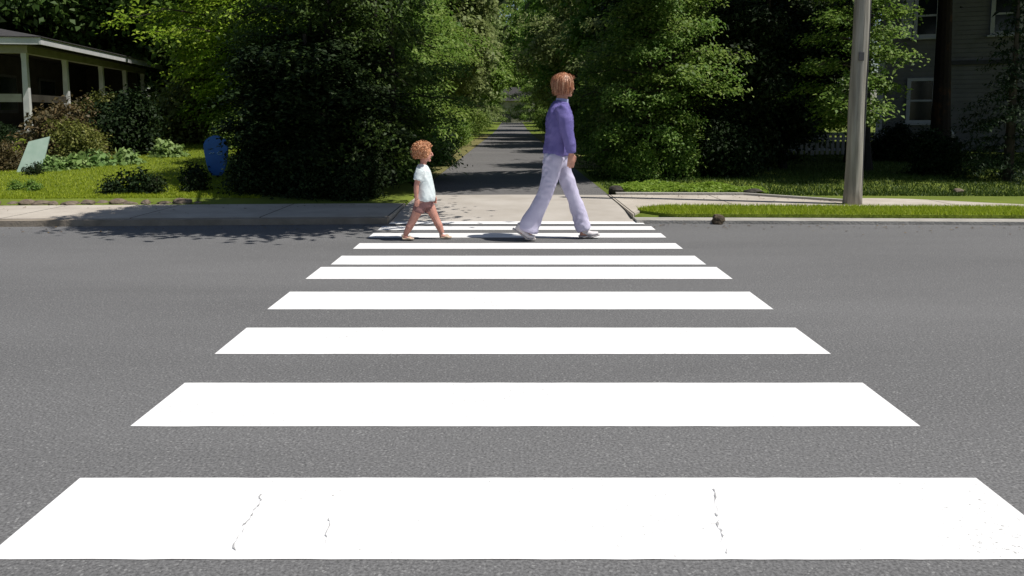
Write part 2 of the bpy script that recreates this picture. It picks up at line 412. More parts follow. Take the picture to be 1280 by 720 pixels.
crack([(412, 640), (409, 668), (404, 694)], 0.003, 5)
crack([(892, 612), (896, 636), (899, 655), (904, 680), (911, 695)], 0.0065, 8)

# ------------------------------------------------------------------ plants
def unit(n, rng):
    v = rng.normal(size=(n, 3)); return v / np.linalg.norm(v, axis=1, keepdims=True)
def leaves(name, P, out, size, rng, up=0.75, outw=0.7, aspect=0.58, rnd=0.75, droop=0.2):
    n = len(P)
    nr = unit(n, rng) * rnd + out * outw; nr[:, 2] += up
    nr /= np.linalg.norm(nr, axis=1, keepdims=True)
    t = np.cross(nr, unit(n, rng)); t /= np.linalg.norm(t, axis=1, keepdims=True) + 1e-9
    b = np.cross(nr, t)
    L = (size * rng.uniform(0.6, 1.35, n))[:, None]; Wd = L * aspect
    v = np.empty((n, 4, 3))
    v[:, 0] = P - t * L * 0.5; v[:, 1] = P + b * Wd * 0.5 + nr * L * 0.08
    v[:, 2] = P + t * L * 0.5; v[:, 2, 2] -= (L * droop)[:, 0]; v[:, 3] = P - b * Wd * 0.5 + nr * L * 0.08
    f = np.arange(n * 4).reshape(n, 4)
    return from_arrays(name, v.reshape(-1, 3), f)
def crown_points(clumps, n, rng, spray=0.28, per=26, shell=0.55):
    """sprays of leaves spread through the volume of many unequal clumps"""
    w = np.array([c[1][0] * c[1][1] + c[1][1] * c[1][2] for c in clumps]); w = w / w.sum()
    ns = max(4, n // per); ci = rng.choice(len(clumps), ns, p=w)
    C0 = np.array([c[0] for c in clumps])[ci]; Rr = np.array([c[1] for c in clumps])[ci]
    d = unit(ns, rng); rad = (1 - (1 - shell) * rng.random(ns) ** 1.3) * (1 + 0.16 * rng.normal(size=ns))
    c = C0 + d * Rr * rad[:, None]
    k = rng.integers(int(per * .5), int(per * 1.5), ns)
    idx = np.repeat(np.arange(ns), k)
    off = rng.normal(size=(len(idx), 3)) * spray * np.array([1, 1, 0.45])
    dd = d[idx]
    P = c[idx] + off - np.array([0, 0, 0.35]) * (off[:, :1] ** 2 + off[:, 1:2] ** 2) / spray
    return P, dd
def limb(mb, p0, p1, r0, r1, rng, seg=6, wob=0.08, n=7):
    p0, p1 = np.array(p0, float), np.array(p1, float); L = np.linalg.norm(p1 - p0)
    pts = []; rad = []
    for i in range(seg + 1):
        t = i / seg; q = p0 + (p1 - p0) * t
        if 0 < i < seg: q = q + rng.normal(size=3) * L * wob * 0.4
        q = q + np.array([0, 0, 0.10 * L * t * (1 - t)])
        pts.append(q); rad.append(r0 + (r1 - r0) * t)
    mb.tube(pts, rad, n)
def trunk_mesh(name, top, r0, r1, targets, rng, lean=(0, 0), fork=0.45):
    mb = MB(); pts = []; rad = []
    for i in range(12):
        t = i / 11
        pts.append((lean[0] * t + math.sin(t * 5) * 0.05, lean[1] * t + math.cos(t * 4) * 0.04 - 0.04, -0.25 + (top + .25) * t))
        rad.append((r0 + (r1 - r0) * t) * (1 + 0.55 * math.exp(-t * 14)))
    mb.tube(pts, rad, 12)
    for (cx, cy, cz) in targets:
        z = min(top * 0.95, max(top * fork * 0.5, cz - 0.5 * math.hypot(cx, cy) - 0.3)); t = (z + .25) / (top + .25)
        s = (lean[0] * t, lean[1] * t, z)
        limb(mb, s, (cx, cy, cz), r1 * 0.9 + 0.02, 0.018, rng)
    return mb.mesh(name)
ARCH = {}
def arch_tree(key, seed, top, r0, crown, n, size, spray, per=26, lean=(0, 0), targets=9, fork=.45):
    """crown: (cz, rx, ry, rz, nclumps, clump radius)"""
    rng = np.random.default_rng(seed); cz, rx, ry, rz, nc, cr = crown
    cl = []
    for i in range(nc):
        d = unit(1, rng)[0]; q = rng.random() ** 0.4
        c = np.array([d[0] * rx * q + lean[0], d[1] * ry * q + lean[1], cz + d[2] * rz * q])
        s = cr * rng.uniform(0.55, 1.3); cl.append((c, (s * rng.uniform(.9, 1.4), s * rng.uniform(.9, 1.4), s * rng.uniform(.45, .8))))
    P, D = crown_points(cl, n, rng, spray, per)
    ARCH[key] = (leaves('crown', P, D, size, rng), trunk_mesh('trunk', top, r0, r0 * 0.35, [tuple(c[0]) for c in cl[:targets]], rng, (lean[0] * .06, lean[1] * .06), fork))
def arch_shrub(key, seed, h, r, n, size, nc=9, spray=0.13, per=20, up=0.6, stems=7, aspect=.55):
    rng = np.random.default_rng(seed); cl = []
    for i in range(nc):
        a = rng.uniform(0, 2 * PI); q = r * rng.uniform(0.1, 0.68); z = h * rng.uniform(0.22, 0.82)
        s = r * rng.uniform(0.30, 0.55); cl.append((np.array([math.cos(a) * q, math.sin(a) * q, z]), (s, s, min(s, h * .3) * rng.uniform(.7, 1.1))))
    cl.append((np.array([0, 0, h * .32]), (r * .8, r * .8, h * .3)))
    P, D = crown_points(cl, n, rng, spray, per); P[:, 2] = np.maximum(P[:, 2], 0.02 + 0.05 * rng.random(len(P)))
    mb = MB()
    for c, s in cl[:stems]: limb(mb, (c[0] * .12, c[1] * .12, -0.06), c, 0.022 * max(h, .4), 0.006, rng, n=5)
    ARCH[key] = (leaves('foliage', P, D, size, rng, up=up, aspect=aspect), mb.mesh('stem'))

def arch_bough(key, seed, h, z0, reach, nb, n, size, r0=0.11, flat=0.07, spread=0.20):
    """tree of separate drooping boughs that fork into twigs carrying leaf sprays, with dark gaps between them"""
    rng = np.random.default_rng(seed); mb = MB(); tips = []; dirs = []
    mb.tube([(0.03 * math.sin(k), 0.03 * math.cos(k * 1.7) - .03, -.2 + (h * .93 + .2) * k / 9) for k in range(10)], [r0 * (1 - .8 * k / 9) * (1 + .5 * math.exp(-k * 1.5)) for k in range(10)], 10)
    for i in range(nb):
        t = (i + rng.uniform(0, .9)) / nb; z = z0 + (h - z0) * t; a = i * 2.4 + rng.uniform(-.5, .5)
        L = reach * (0.55 + 0.9 * math.sin(PI * min(1, .18 + t * .8))) * rng.uniform(.55, 1.15) * .75
        el = 0.15 + 0.75 * t; P0 = np.array([0, 0, z - L * .25]); d = np.array([math.cos(a) * math.cos(el * .7), math.sin(a) * math.cos(el * .7), math.sin(el * .7)])
        pts = [P0 + d * L * u + np.array([0, 0, -0.30 * L * u * u]) + rng.normal(size=3) * .03 * L * u for u in np.linspace(0, 1, 6)]
        mb.tube(pts, [(.034 - .028 * u) * (L / 1.6) ** .5 for u in np.linspace(0, 1, 6)], 5)
        for k in range(9):
            u = rng.uniform(.25, 1.0); p = pts[int(u * 4.99)] * (1 - (u * 5 % 1)) + pts[min(5, int(u * 4.99) + 1)] * (u * 5 % 1)
            sd = a + rng.choice([-1, 1]) * rng.uniform(.35, 1.1); l = L * rng.uniform(.15, .42) * (1.15 - .5 * u)
            q = p + np.array([math.cos(sd) * l, math.sin(sd) * l, rng.uniform(-.10, .16) * l])
            if k < 5: mb.tube([p, (p + q) / 2 + np.array([0, 0, .03]), q], [.010, .007, .003], 4)
            m = 4
            for w in np.linspace(.25, 1, m): tips.append(p + (q - p) * w + rng.normal(size=3) * .05); dirs.append([math.cos(a), math.sin(a), .2])
    tips = np.array(tips); dirs = np.array(dirs); idx = rng.integers(0, len(tips), n)
    off = rng.normal(size=(n, 3)) * np.array([spread, spread, flat]); off[:, 2] -= (off[:, 0] ** 2 + off[:, 1] ** 2) * .8
    ARCH[key] = (leaves('crown', tips[idx] + off, dirs[idx], size, rng, up=1.0, outw=.45, rnd=.7), mb.mesh('trunk'))
arch_bough('bough_a', 51, 5.4, 0.7, 2.0, 46, 26000, 0.105)
arch_bough('bough_b', 52, 5.8, 0.9, 2.2, 50, 28000, 0.11)
arch_bough('bough_c', 53, 5.0, 0.6, 1.8, 40, 22000, 0.12)
arch_bough('bough_high', 54, 5.6, 1.7, 1.7, 30, 11000, 0.11, spread=.17)
arch_tree('canopy_a', 1, 8.0, 0.18, (6.6, 1.9, 1.9, 2.0, 28, 0.8), 24000, 0.16, 0.28)
arch_tree('canopy_b', 2, 8.5, 0.20, (6.9, 2.3, 2.3, 2.6, 32, 0.9), 30000, 0.17, 0.30)
arch_tree('bushy_a', 3, 5.0, 0.10, (2.8, 1.2, 1.2, 2.4, 58, 0.40), 34000, 0.115, 0.17, per=60)
arch_tree('bushy_b', 4, 5.4, 0.11, (3.0, 1.35, 1.35, 2.6, 62, 0.43), 36000, 0.12, 0.18, per=60)
arch_tree('bushy_c', 5, 5.0, 0.11, (2.8, 1.35, 1.25, 2.4, 50, 0.44), 30000, 0.135, 0.19, per=50)
arch_tree('overhang', 12, 6.0, 0.10, (4.9, 1.35, 0.75, 1.0, 26, 0.5), 42000, 0.13, 0.25, lean=(1.5, -5.2), targets=4, fork=1.9)
arch_tree('lean_tree', 13, 6.6, 0.14, (5.6, 1.3, 1.9, 1.5, 26, 0.7), 19000, 0.15, 0.25, lean=(-1.9, -3.5), targets=6, fork=1.9)
arch_tree('far_a', 7, 9.5, 0.26, (6.4, 3.1, 3.1, 4.2, 60, 0.85), 26000, 0.26, 0.36, per=45)
arch_tree('far_b', 8, 10.5, 0.28, (7.0, 3.4, 3.4, 4.8, 64, 0.9), 28000, 0.28, 0.38, per=45)
arch_shrub('shrub_a', 21, 1.0, 0.75, 9000, 0.075)
arch_shrub('shrub_b', 22, 1.25, 0.85, 10000, 0.085, nc=11)
arch_shrub('shrub_c', 23, 1.6, 0.85, 12000, 0.10, nc=12, spray=0.16)
arch_shrub('big_leaf', 24, 0.5, 0.45, 900, 0.17, nc=6, spray=0.12, per=7, aspect=.7)
arch_shrub('weed', 25, 0.45, 0.26, 900, 0.065, nc=6, spray=0.07, per=12)

def spruce(key, seed, h, r):
    rng = np.random.default_rng(seed); P = []; D = []; mb = MB()
    mb.tube([(0, 0, -.2), (0, 0, h * .5), (0, 0, h)], [0.12, 0.07, 0.015], 8)
    z = 0.15
    while z < h:
        t = z / h; rr = r * (1 - t) ** 0.8 * rng.uniform(.85, 1.1); nb = max(4, int(9 * (1 - t) + 4))
        for k in range(nb):
            a = rng.uniform(0, 2 * PI); L = rr * rng.uniform(.75, 1.1); m = int(60 * L / r + 12)
            s = rng.random(m) ** .7; q = np.stack([np.cos(a) * s * L, np.sin(a) * s * L, z - 0.28 * s * s * L], 1)
            q += rng.normal(size=(m, 3)) * np.array([.07, .07, .035])
            P.append(q); D.append(np.tile([math.cos(a), math.sin(a), 0.1], (m, 1)))
        z += 0.2
    ARCH[key] = (leaves('crown', np.concatenate(P), np.concatenate(D), 0.10, rng, aspect=.3), mb.mesh('trunk'))
spruce('spruce', 31, 4.2, 1.5)

PROTO = {}
def plant(key, name, x, y, mat, label, cat, group=None, s=1.0, rz=None, bark='bark', z=None, parts=None):
    fo, st = ARCH[key]
    rz = random.uniform(0, 6.28) if rz is None else rz
    e = empty(name, (x, y, gz(x, y) if z is None else z), rz, label, cat, group, s)
    na, nb = parts or (('trunk', 'crown') if fo.name.startswith('crown') else ('stem', 'foliage'))
    for nm, me, m in ((nb, fo, M[mat]), (na, st, M[bark])):
        if len(me.materials) == 0: me.materials.append(m)
        o = bpy.data.objects.new(nm, me); COL.objects.link(o); o.parent = e
        o.material_slots[0].link = 'OBJECT'; o.material_slots[0].material = m
    return e

def T(key, x, y, mat, label, group, s=1.0, **kw):
    return plant(key, 'broadleaf_tree' if 'far' in key or 'canopy' in key or 'bough' in key else 'bushy_tree', x, y, mat, label, 'tree', group, s, **kw)
def B(key, x, y, mat, label, group=None, s=1.0, name='shrub', cat='shrub', **kw):
    return plant(key, name, x, y, mat, label, cat, group, s, **kw)

# --- left, dark thicket beside the lane
GL = 'dark trees and bushes left of the lane'
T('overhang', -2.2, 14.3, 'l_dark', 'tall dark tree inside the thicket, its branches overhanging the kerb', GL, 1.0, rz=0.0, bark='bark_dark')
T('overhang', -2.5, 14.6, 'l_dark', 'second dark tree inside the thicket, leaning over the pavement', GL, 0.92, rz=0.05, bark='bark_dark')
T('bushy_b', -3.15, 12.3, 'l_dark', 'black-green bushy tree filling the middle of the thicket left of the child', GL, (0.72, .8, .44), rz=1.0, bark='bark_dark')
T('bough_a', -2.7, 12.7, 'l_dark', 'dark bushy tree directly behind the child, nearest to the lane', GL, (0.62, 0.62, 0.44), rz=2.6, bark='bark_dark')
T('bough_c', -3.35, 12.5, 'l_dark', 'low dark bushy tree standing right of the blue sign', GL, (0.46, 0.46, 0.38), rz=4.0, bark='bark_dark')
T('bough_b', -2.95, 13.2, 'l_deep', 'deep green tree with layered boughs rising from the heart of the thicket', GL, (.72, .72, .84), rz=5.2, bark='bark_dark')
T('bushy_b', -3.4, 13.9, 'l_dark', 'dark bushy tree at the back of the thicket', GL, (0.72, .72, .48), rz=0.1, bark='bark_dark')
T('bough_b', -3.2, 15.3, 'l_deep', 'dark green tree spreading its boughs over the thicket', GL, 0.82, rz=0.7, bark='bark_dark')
for (x, y, k, s, l) in [(-2.35, 11.75, 'shrub_b', 0.55, 'low dark shrub at the pavement corner left of the lane'),
                        (-3.0, 11.7, 'shrub_c', 0.55, 'dark shrub at the foot of the tall dark tree by the pavement'),
                        (-3.75, 11.75, 'shrub_b', 0.6, 'dark shrub by the pavement between the blue sign and the tall dark tree'),
                        (-2.9, 12.6, 'shrub_c', 1.0, 'large dark shrub in the heart of the thicket')]:
    B(k, x, y, 'l_dark', l, GL, s)
# --- left, sunlit trees
GS = 'sunlit trees behind the left lawn'
T('bough_b', -6.2, 19.4, 'l_yellow', 'yellow-green sunlit tree above the far end of the left lawn', GS, 1.0, rz=0.3)
T('bough_a', -7.4, 25.0, 'l_yellow', 'yellow-green tree next to the right end of the porch', GS, 1.2, rz=2.3)
T('bough_c', -6.2, 22.5, 'l_yellow', 'yellow-green tree right behind the blue sign and the thicket', GS, 1.2, rz=1.5)
T('bough_a', -5.6, 19.4, 'l_yellow', 'yellow-green tree peeking over the left shoulder of the thicket', GS, 1.0, rz=0.8)
T('bough_c', -5.0, 24.5, 'l_mid', 'green tree behind the dark thicket and the blue sign', GS, 1.2, rz=3.2)
T('bough_b', -10.6, 34.5, 'l_yellow', 'bright green tree past the rear end of the porch', GS, 1.5, rz=5.0)
T('bough_c', -13.0, 36.5, 'l_mid', 'green tree behind the rear end of the porch', GS, 1.6, rz=1.0)
B('shrub_c', -6.2, 18.2, 'l_mid', 'green shrub below the yellow-green trees at the top of the left lawn', 'bushes along the left house', 0.6)
B('shrub_c', -4.6, 15.2, 'l_dark', 'dark shrub at the top edge of the lawn behind the blue sign', 'bushes along the left house', 0.62)
# --- shrubs lining the lane, left
GLN = 'leafy shrubs along the left edge of the lane'
T('bough_a', -2.55, 15.5, 'l_mid', 'tall green bush at the lane, its leaves lit beside the child', GLN, 0.74, rz=1.2)
T('bough_c', -3.3, 19.0, 'l_mid', 'second lit green bush along the left of the lane', GLN, 0.95, rz=0.2)
T('bough_b', -3.7, 22.8, 'l_mid', 'third lit green bush along the left of the lane, overhanging it', GLN, 1.0, rz=2.9)
T('bough_a', -3.6, 27.5, 'l_mid', 'fourth lit green bush along the left of the lane, before the tan trunk', GLN, 1.05, rz=4.1)
B('shrub_a', -2.0, 16.6, 'l_pale', 'low pale-leaved shrub at the lane edge right of the child', GLN, 0.55)
B('shrub_c', -2.05, 14.9, 'l_mid', 'small green shrub just right of the child\'s head at the lane edge', GLN, 0.5)
B('shrub_b', -2.0, 20.0, 'l_dark', 'round dark shrub hugging the left lane edge', GLN, 0.85)
B('shrub_c', -2.4, 25.5, 'l_mid', 'shrub at the left lane edge before the tan trunk', GLN, 0.75)
B('shrub_c', -2.5, 33.0, 'l_mid', 'farthest shrub on the left lane edge', GLN, 0.8)
# --- right of lane
GR = 'leafy trees right of the lane'
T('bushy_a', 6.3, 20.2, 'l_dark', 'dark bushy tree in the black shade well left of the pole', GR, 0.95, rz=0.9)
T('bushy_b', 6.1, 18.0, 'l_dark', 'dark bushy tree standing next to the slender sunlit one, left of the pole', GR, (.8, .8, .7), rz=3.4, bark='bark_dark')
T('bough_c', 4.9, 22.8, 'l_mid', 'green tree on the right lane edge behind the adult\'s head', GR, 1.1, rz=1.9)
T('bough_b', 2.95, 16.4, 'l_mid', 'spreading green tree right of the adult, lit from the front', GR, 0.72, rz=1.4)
T('bough_b', 5.0, 28.0, 'l_haze', 'haze-greyed green tree farther along the right lane edge', GR, 1.05, rz=0.0)
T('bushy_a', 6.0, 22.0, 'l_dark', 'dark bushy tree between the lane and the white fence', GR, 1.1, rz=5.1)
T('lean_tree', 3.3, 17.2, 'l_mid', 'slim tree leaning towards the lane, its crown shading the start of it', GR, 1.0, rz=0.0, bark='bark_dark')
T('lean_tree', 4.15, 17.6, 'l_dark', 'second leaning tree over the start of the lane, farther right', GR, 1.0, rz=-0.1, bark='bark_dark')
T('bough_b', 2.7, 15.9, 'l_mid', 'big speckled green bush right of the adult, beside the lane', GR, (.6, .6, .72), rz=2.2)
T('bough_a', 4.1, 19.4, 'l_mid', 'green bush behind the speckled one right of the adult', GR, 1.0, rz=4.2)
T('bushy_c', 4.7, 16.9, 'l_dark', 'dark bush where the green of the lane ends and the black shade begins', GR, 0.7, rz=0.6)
B('shrub_b', 2.35, 15.2, 'l_mid', 'low green shrub at the right lane edge next to the adult', 'shrubs right of the lane', 0.6)
B('shrub_c', 3.2, 15.6, 'l_mid', 'speckled green shrub behind the sunlit ground cover', 'shrubs right of the lane', 0.62)
B('shrub_c', 4.2, 15.9, 'l_dark', 'dark shrub right of the speckled one behind the ground cover', 'shrubs right of the lane', 0.75)
B('shrub_c', 3.30, 17.6, 'l_mid', 'green shrub at the right lane edge, hidden in part by the adult', 'shrubs right of the lane', 0.8)
B('shrub_c', 3.35, 20.2, 'l_mid', 'green shrub second along the right lane edge', 'shrubs right of the lane', 0.9)
B('shrub_b', 3.45, 23.5, 'l_mid', 'green shrub third along the right lane edge', 'shrubs right of the lane', 1.1)
B('shrub_c', 3.55, 27.5, 'l_haze', 'haze-greyed green shrub fourth along the right lane edge', 'shrubs right of the lane', 1.0)
B('shrub_c', 3.65, 33.0, 'l_mid', 'farthest shrub along the right lane edge', 'shrubs right of the lane', 1.1)
B('shrub_c', 4.5, 22.5, 'l_dark', 'dark shrub at the left end of the white picket fence', 'shrubs right of the lane', 0.7)
GD = 'dark trees over the right lawn'
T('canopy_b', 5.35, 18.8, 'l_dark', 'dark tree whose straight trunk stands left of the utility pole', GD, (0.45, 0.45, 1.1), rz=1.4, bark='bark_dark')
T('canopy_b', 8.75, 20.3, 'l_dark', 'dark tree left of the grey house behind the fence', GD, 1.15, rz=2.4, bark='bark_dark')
T('canopy_b', 10.9, 20.4, 'l_dark', 'dark tree in front of the grey house with sun flecks painted on its trunk', GD, 1.15, rz=3.9, bark='bark_sunfleck')
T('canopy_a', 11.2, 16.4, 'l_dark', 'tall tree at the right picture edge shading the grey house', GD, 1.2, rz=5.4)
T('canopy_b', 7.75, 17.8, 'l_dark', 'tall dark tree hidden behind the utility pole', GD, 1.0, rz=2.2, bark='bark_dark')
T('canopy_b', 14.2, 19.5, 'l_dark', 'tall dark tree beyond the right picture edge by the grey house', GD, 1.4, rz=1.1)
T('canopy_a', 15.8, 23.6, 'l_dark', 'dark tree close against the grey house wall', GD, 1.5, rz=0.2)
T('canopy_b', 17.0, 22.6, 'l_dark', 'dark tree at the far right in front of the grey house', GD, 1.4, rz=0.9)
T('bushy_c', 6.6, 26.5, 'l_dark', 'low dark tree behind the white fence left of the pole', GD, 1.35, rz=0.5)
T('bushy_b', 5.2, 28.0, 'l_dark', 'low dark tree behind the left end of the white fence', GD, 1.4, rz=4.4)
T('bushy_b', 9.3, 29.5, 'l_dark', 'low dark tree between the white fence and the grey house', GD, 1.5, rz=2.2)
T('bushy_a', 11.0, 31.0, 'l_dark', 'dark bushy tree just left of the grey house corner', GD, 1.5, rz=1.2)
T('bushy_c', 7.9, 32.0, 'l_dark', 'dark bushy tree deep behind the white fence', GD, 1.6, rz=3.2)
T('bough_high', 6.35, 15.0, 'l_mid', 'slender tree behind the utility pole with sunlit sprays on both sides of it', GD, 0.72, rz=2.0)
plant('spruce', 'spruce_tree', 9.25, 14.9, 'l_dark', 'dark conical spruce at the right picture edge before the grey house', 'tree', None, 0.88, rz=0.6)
B('shrub_c', 8.6, 16.4, 'l_dark', 'dark shrub below the tree trunk with painted sun flecks on the right', 'shrubs before the grey house', 0.6)
B('shrub_b', 10.2, 21.5, 'l_dark', 'dark shrub against the grey house left of the tree trunk with painted sun flecks', 'shrubs before the grey house', 0.8)
# --- trees at the end of the lane and behind everything
GF = 'trees arching over the far lane'
far = [(-5.0, 31, 'far_a', 'l_mid', .8, 'green tree on the left of the lane behind the lit bushes'), (5.2, 33, 'far_b', 'l_mid', .82, 'green tree on the right of the lane behind the adult\'s head'),
       (-4.0, 41, 'far_b', 'l_haze', .9, 'haze-greyed green tree left of the far lane with a dark trunk'), (4.4, 45, 'far_a', 'l_haze', .95, 'haze-greyed green tree right of the far lane'),
       (-4.2, 54, 'far_a', 'l_haze', 1.05, 'distant tree left of the lane before the white house'), (4.6, 58, 'far_b', 'l_mid', 1.05, 'distant tree right of the lane before the white house'),
       (-4.0, 70, 'far_b', 'l_mid', 1.15, 'far tree left of the white house'), (4.2, 74, 'far_a', 'l_haze', 1.2, 'far tree right of the white house'),
       (-4.6, 88, 'bough_b', 'l_haze', 1.5, 'small tree hiding the left part of the white house'), (4.4, 92, 'bough_a', 'l_mid', 1.5, 'small tree hiding the right part of the white house'),
       (-3.4, 104, 'bough_c', 'l_mid', 1.6, 'small tree left of the white house doorway'), (3.2, 106, 'bough_b', 'l_mid', 1.6, 'small tree right of the white house doorway'),
       (0.5, 134, 'far_b', 'l_mid', 1.8, 'large tree rising behind the white house at the lane end')]
for k_, (x, y) in enumerate([(-3.4, 40), (-3.4, 47), (-3.4, 55), (-3.3, 64), (-3.3, 75), (-3.3, 88), (3.5, 39), (3.5, 45), (3.5, 52), (3.4, 61), (3.3, 71), (3.3, 84)]):
    B('shrub_c' if k_ % 2 else 'shrub_b', x, y, 'l_mid', 'distant roadside shrub on the far left edge of the lane' if x < 0 else 'distant roadside shrub on the far right edge of the lane', 'distant shrubs on the left of the lane' if x < 0 else 'distant shrubs on the right of the lane', 1.3)
for x, y, k, m, s, l in far: T(k, x, y, m, l, GF, s)
GB = 'tall trees in the woods behind the houses'
wl = [(-22.5, 45, 'l_mid', 1.3, 'green tree glimpsed between the porch roof and the yellow-green trees'), (-18.3, 35.5, 'l_deep', 1.1, 'deep green tree close behind the porch roof'), (-10.5, 31, 'l_mid', 1.0, 'tall tree behind the right end of the porch roof'), (-16.0, 38, 'l_mid', 1.3, 'green tree rising over the middle of the porch roof'), (-21.5, 38, 'l_dark', 1.4, 'dark tree rising over the left of the porch roof'),
      (-28, 41, 'l_dark', 1.5, 'dark tree behind the porch roof at the left picture edge'), (-8, 40, 'l_mid', 1.2, 'tree in the woods between porch and lane'), (-11.5, 48, 'l_dark', 1.5, 'distant dark tree between porch and lane'),
      (-20, 52, 'l_dark', 1.7, 'distant dark tree far behind the porch'), (-33, 55, 'l_dark', 1.8, 'distant dark tree at the far left'), (9.5, 38, 'l_dark', 1.2, 'dark tree behind the white fence'),
      (14, 44, 'l_dark', 1.5, 'dark tree behind the left corner of the grey house'), (9.5, 53, 'l_dark', 1.6, 'distant dark tree right of the lane'), (20, 56, 'l_dark', 1.8, 'distant dark tree behind the grey house'),
      (30, 52, 'l_dark', 1.8, 'distant dark tree at the far right'), (-6.6, 35, 'l_mid', 1.0, 'leafy tree behind the thicket left of the lane'), (7.2, 36, 'l_mid', 1.0, 'mid green tree deep behind the trees right of the lane')]
for i, (x, y, m, s, l) in enumerate(wl): T('far_a' if i % 2 else 'far_b', x, y, m, l, GB, s)
# far woodland that reads as one mass
rng = np.random.default_rng(77); cl = []
for i in range(150):
    a = rng.uniform(-1.05, 1.05); d = rng.uniform(70, 100)
    x, y = math.sin(a) * d * 1.3, 40 + math.cos(a) * d * .9
    if abs(x) < 7: continue
    s = rng.uniform(3, 5.5); cl.append((np.array([x, y, rng.uniform(1, 16)]), (s, s, s * .8)))
for i in range(26):
    s = rng.uniform(3, 5); cl.append((np.array([rng.uniform(-16, 16), rng.uniform(138, 150), rng.uniform(2, 22)]), (s, s, s * .8)))
P, D = crown_points(cl, 60000, rng, 0.9, 16)
tag(link('woodland', leaves('woodland', P, D, 0.75, rng), M['l_haze']), 'dense far woodland closing the view behind all trees', 'woodland', kind='stuff')

# --- plants in front of the left house
GH = 'bushes along the left house'
B('shrub_c', -8.15, 17.0, 'l_dark', 'large dark rounded bush in the middle of the porch front', GH, 0.86)
B('shrub_c', -9.3, 18.2, 'l_olive', 'big olive bush left of the large dark one', GH, 0.8)
B('shrub_b', -8.15, 15.2, 'l_olive', 'round green bush right of the pale green board', GH, 0.66)
B('shrub_a', -9.1, 16.2, 'l_red', 'reddish-brown bush above the pale green board', GH, 1.15)
B('shrub_c', -7.75, 19.6, 'l_olive', 'tall olive bush below the end of the porch roof', GH, 1.15)
B('shrub_a', -9.1, 14.4, 'l_red', 'low brown hedge bush at the left picture edge', GH, 0.52)
B('shrub_b', -11.9, 18.7, 'l_dark', 'dark bush under the porch corner column', GH, 0.45)
GPL = 'pale broad-leaved plants at the lawn edge'
for x, y, s, l in [(-7.75, 14.9, .62, 'pale broad-leaved plant at the front of the round green bush'), (-7.35, 15.2, .6, 'pale broad-leaved plant below the large dark bush'),
                   (-8.1, 14.2, .55, 'pale broad-leaved plant touching the pale green board'), (-7.1, 16.6, .7, 'pale broad-leaved plant at the right end of the bushes'), (-7.95, 14.5, .6, 'pale broad-leaved plant second from the pale green board')]:
    B('big_leaf', x, y, 'l_pale', l, GPL, s, name='leafy_plant', cat='plant')
GW = 'weeds at the lower lawn edge'
for x, y, k, m, s, l in [(-5.55, 11.75, 'weed', 'l_dark', 1.0, 'tall pointed dark weed at the lawn edge'), (-5.25, 11.7, 'weed', 'l_dark', .75, 'dark weed right of the tall pointed one'), (-5.85, 11.7, 'weed', 'l_dark', .7, 'dark weed left of the tall pointed one'),
                         (-4.75, 11.9, 'weed', 'l_dark', .75, 'dark weed below the blue sign'), (-7.15, 11.9, 'weed', 'l_mid', .5, 'light green weed between the edging stones'), (-7.45, 12.0, 'weed', 'l_mid', .45, 'small green weed at the left end of the stone row'),
                         (-5.15, 13.0, 'weed', 'l_dark', .85, 'dark leafy weed left of the blue sign'), (-8.15, 13.65, 'weed', 'l_dark', .6, 'dark sprig in front of the pale green board')]:
    B(k, x, y, m, l, GW, s, name='weed', cat='plant')

# --- grass
def blades(name, pts, h, w, mat, rng, label):
    n = len(pts); a = rng.uniform(0, PI, n); L = h * rng.uniform(.5, 1.3, n)
    lean = rng.normal(size=(n, 2)) * 0.45 * L[:, None]
    d = np.stack([np.cos(a), np.sin(a), np.zeros(n)], 1) * w
    v = np.empty((n, 3, 3)); v[:, 0] = pts - d; v[:, 1] = pts + d; v[:, 2] = pts
    v[:, 2, 0] += lean[:, 0]; v[:, 2, 1] += lean[:, 1]; v[:, 2, 2] += L
    o = link(name, from_arrays(name, v.reshape(-1, 3), None, np.arange(n * 3).reshape(n, 3)), M[mat])
    return tag(o, label, 'grass', kind='stuff')
rng = np.random.default_rng(5)
q = []
while len(q) < 30000:
    x = rng.uniform(1.62, 9.5); r = rng.uniform(9.6, 10.66)
    if vf(x) - .01 < r < vb(x) + .02 * rng.random(): q.append((x, W(x, r), 0.082))
blades('grass', np.array(q), 0.045, 0.006, 'blade', rng, 'bright strip of grass between the right kerb and the pavement')
q = []
while len(q) < 110000:
    x = rng.uniform(-12.5, -3.6); y = 11.55 + 10.5 * rng.random() ** 1.5
    if x < -0.75 * y: continue
    q.append((x, W(x, y), g(x, y) - .005))
blades('grass', np.array(q), 0.034, 0.008, 'blade', rng, 'sunlit yellow-green grass of the left lawn')
q = []
while len(q) < 60000:
    x = rng.uniform(1.6, 14); y = 12.5 + 12 * rng.random() ** 1.6
    if y < sb(x) + .25: continue
    q.append((x, W(x, y), g(x, y) - .005))
blades('grass', np.array(q), 0.06, 0.009, 'blade_shaded', rng, 'shaded grass of the right lawn behind the pavement')
q = []
while len(q) < 9000:
    x = rng.uniform(1.65, 4.0); y = rng.uniform(12.5, 14.2)
    h = 0.5 + 0.5 * noise.noise(Vector((x * 2.2, y * 2.2, 0)))
    if h < 0.35 or y > 14.2 - 0.35 * abs(x - 2.6): continue
    q.append((x, W(x, y), g(x, y) + rng.uniform(0.0, 0.16 * h)))
q = np.array(q)
tag(link('ground_cover', leaves('ground_cover', q, np.tile([0, 0, .3], (len(q), 1)), 0.06, rng, up=1.0), M['cover']),
    'bright leafy ground cover behind the right pavement beside the lane', 'ground cover', kind='stuff')

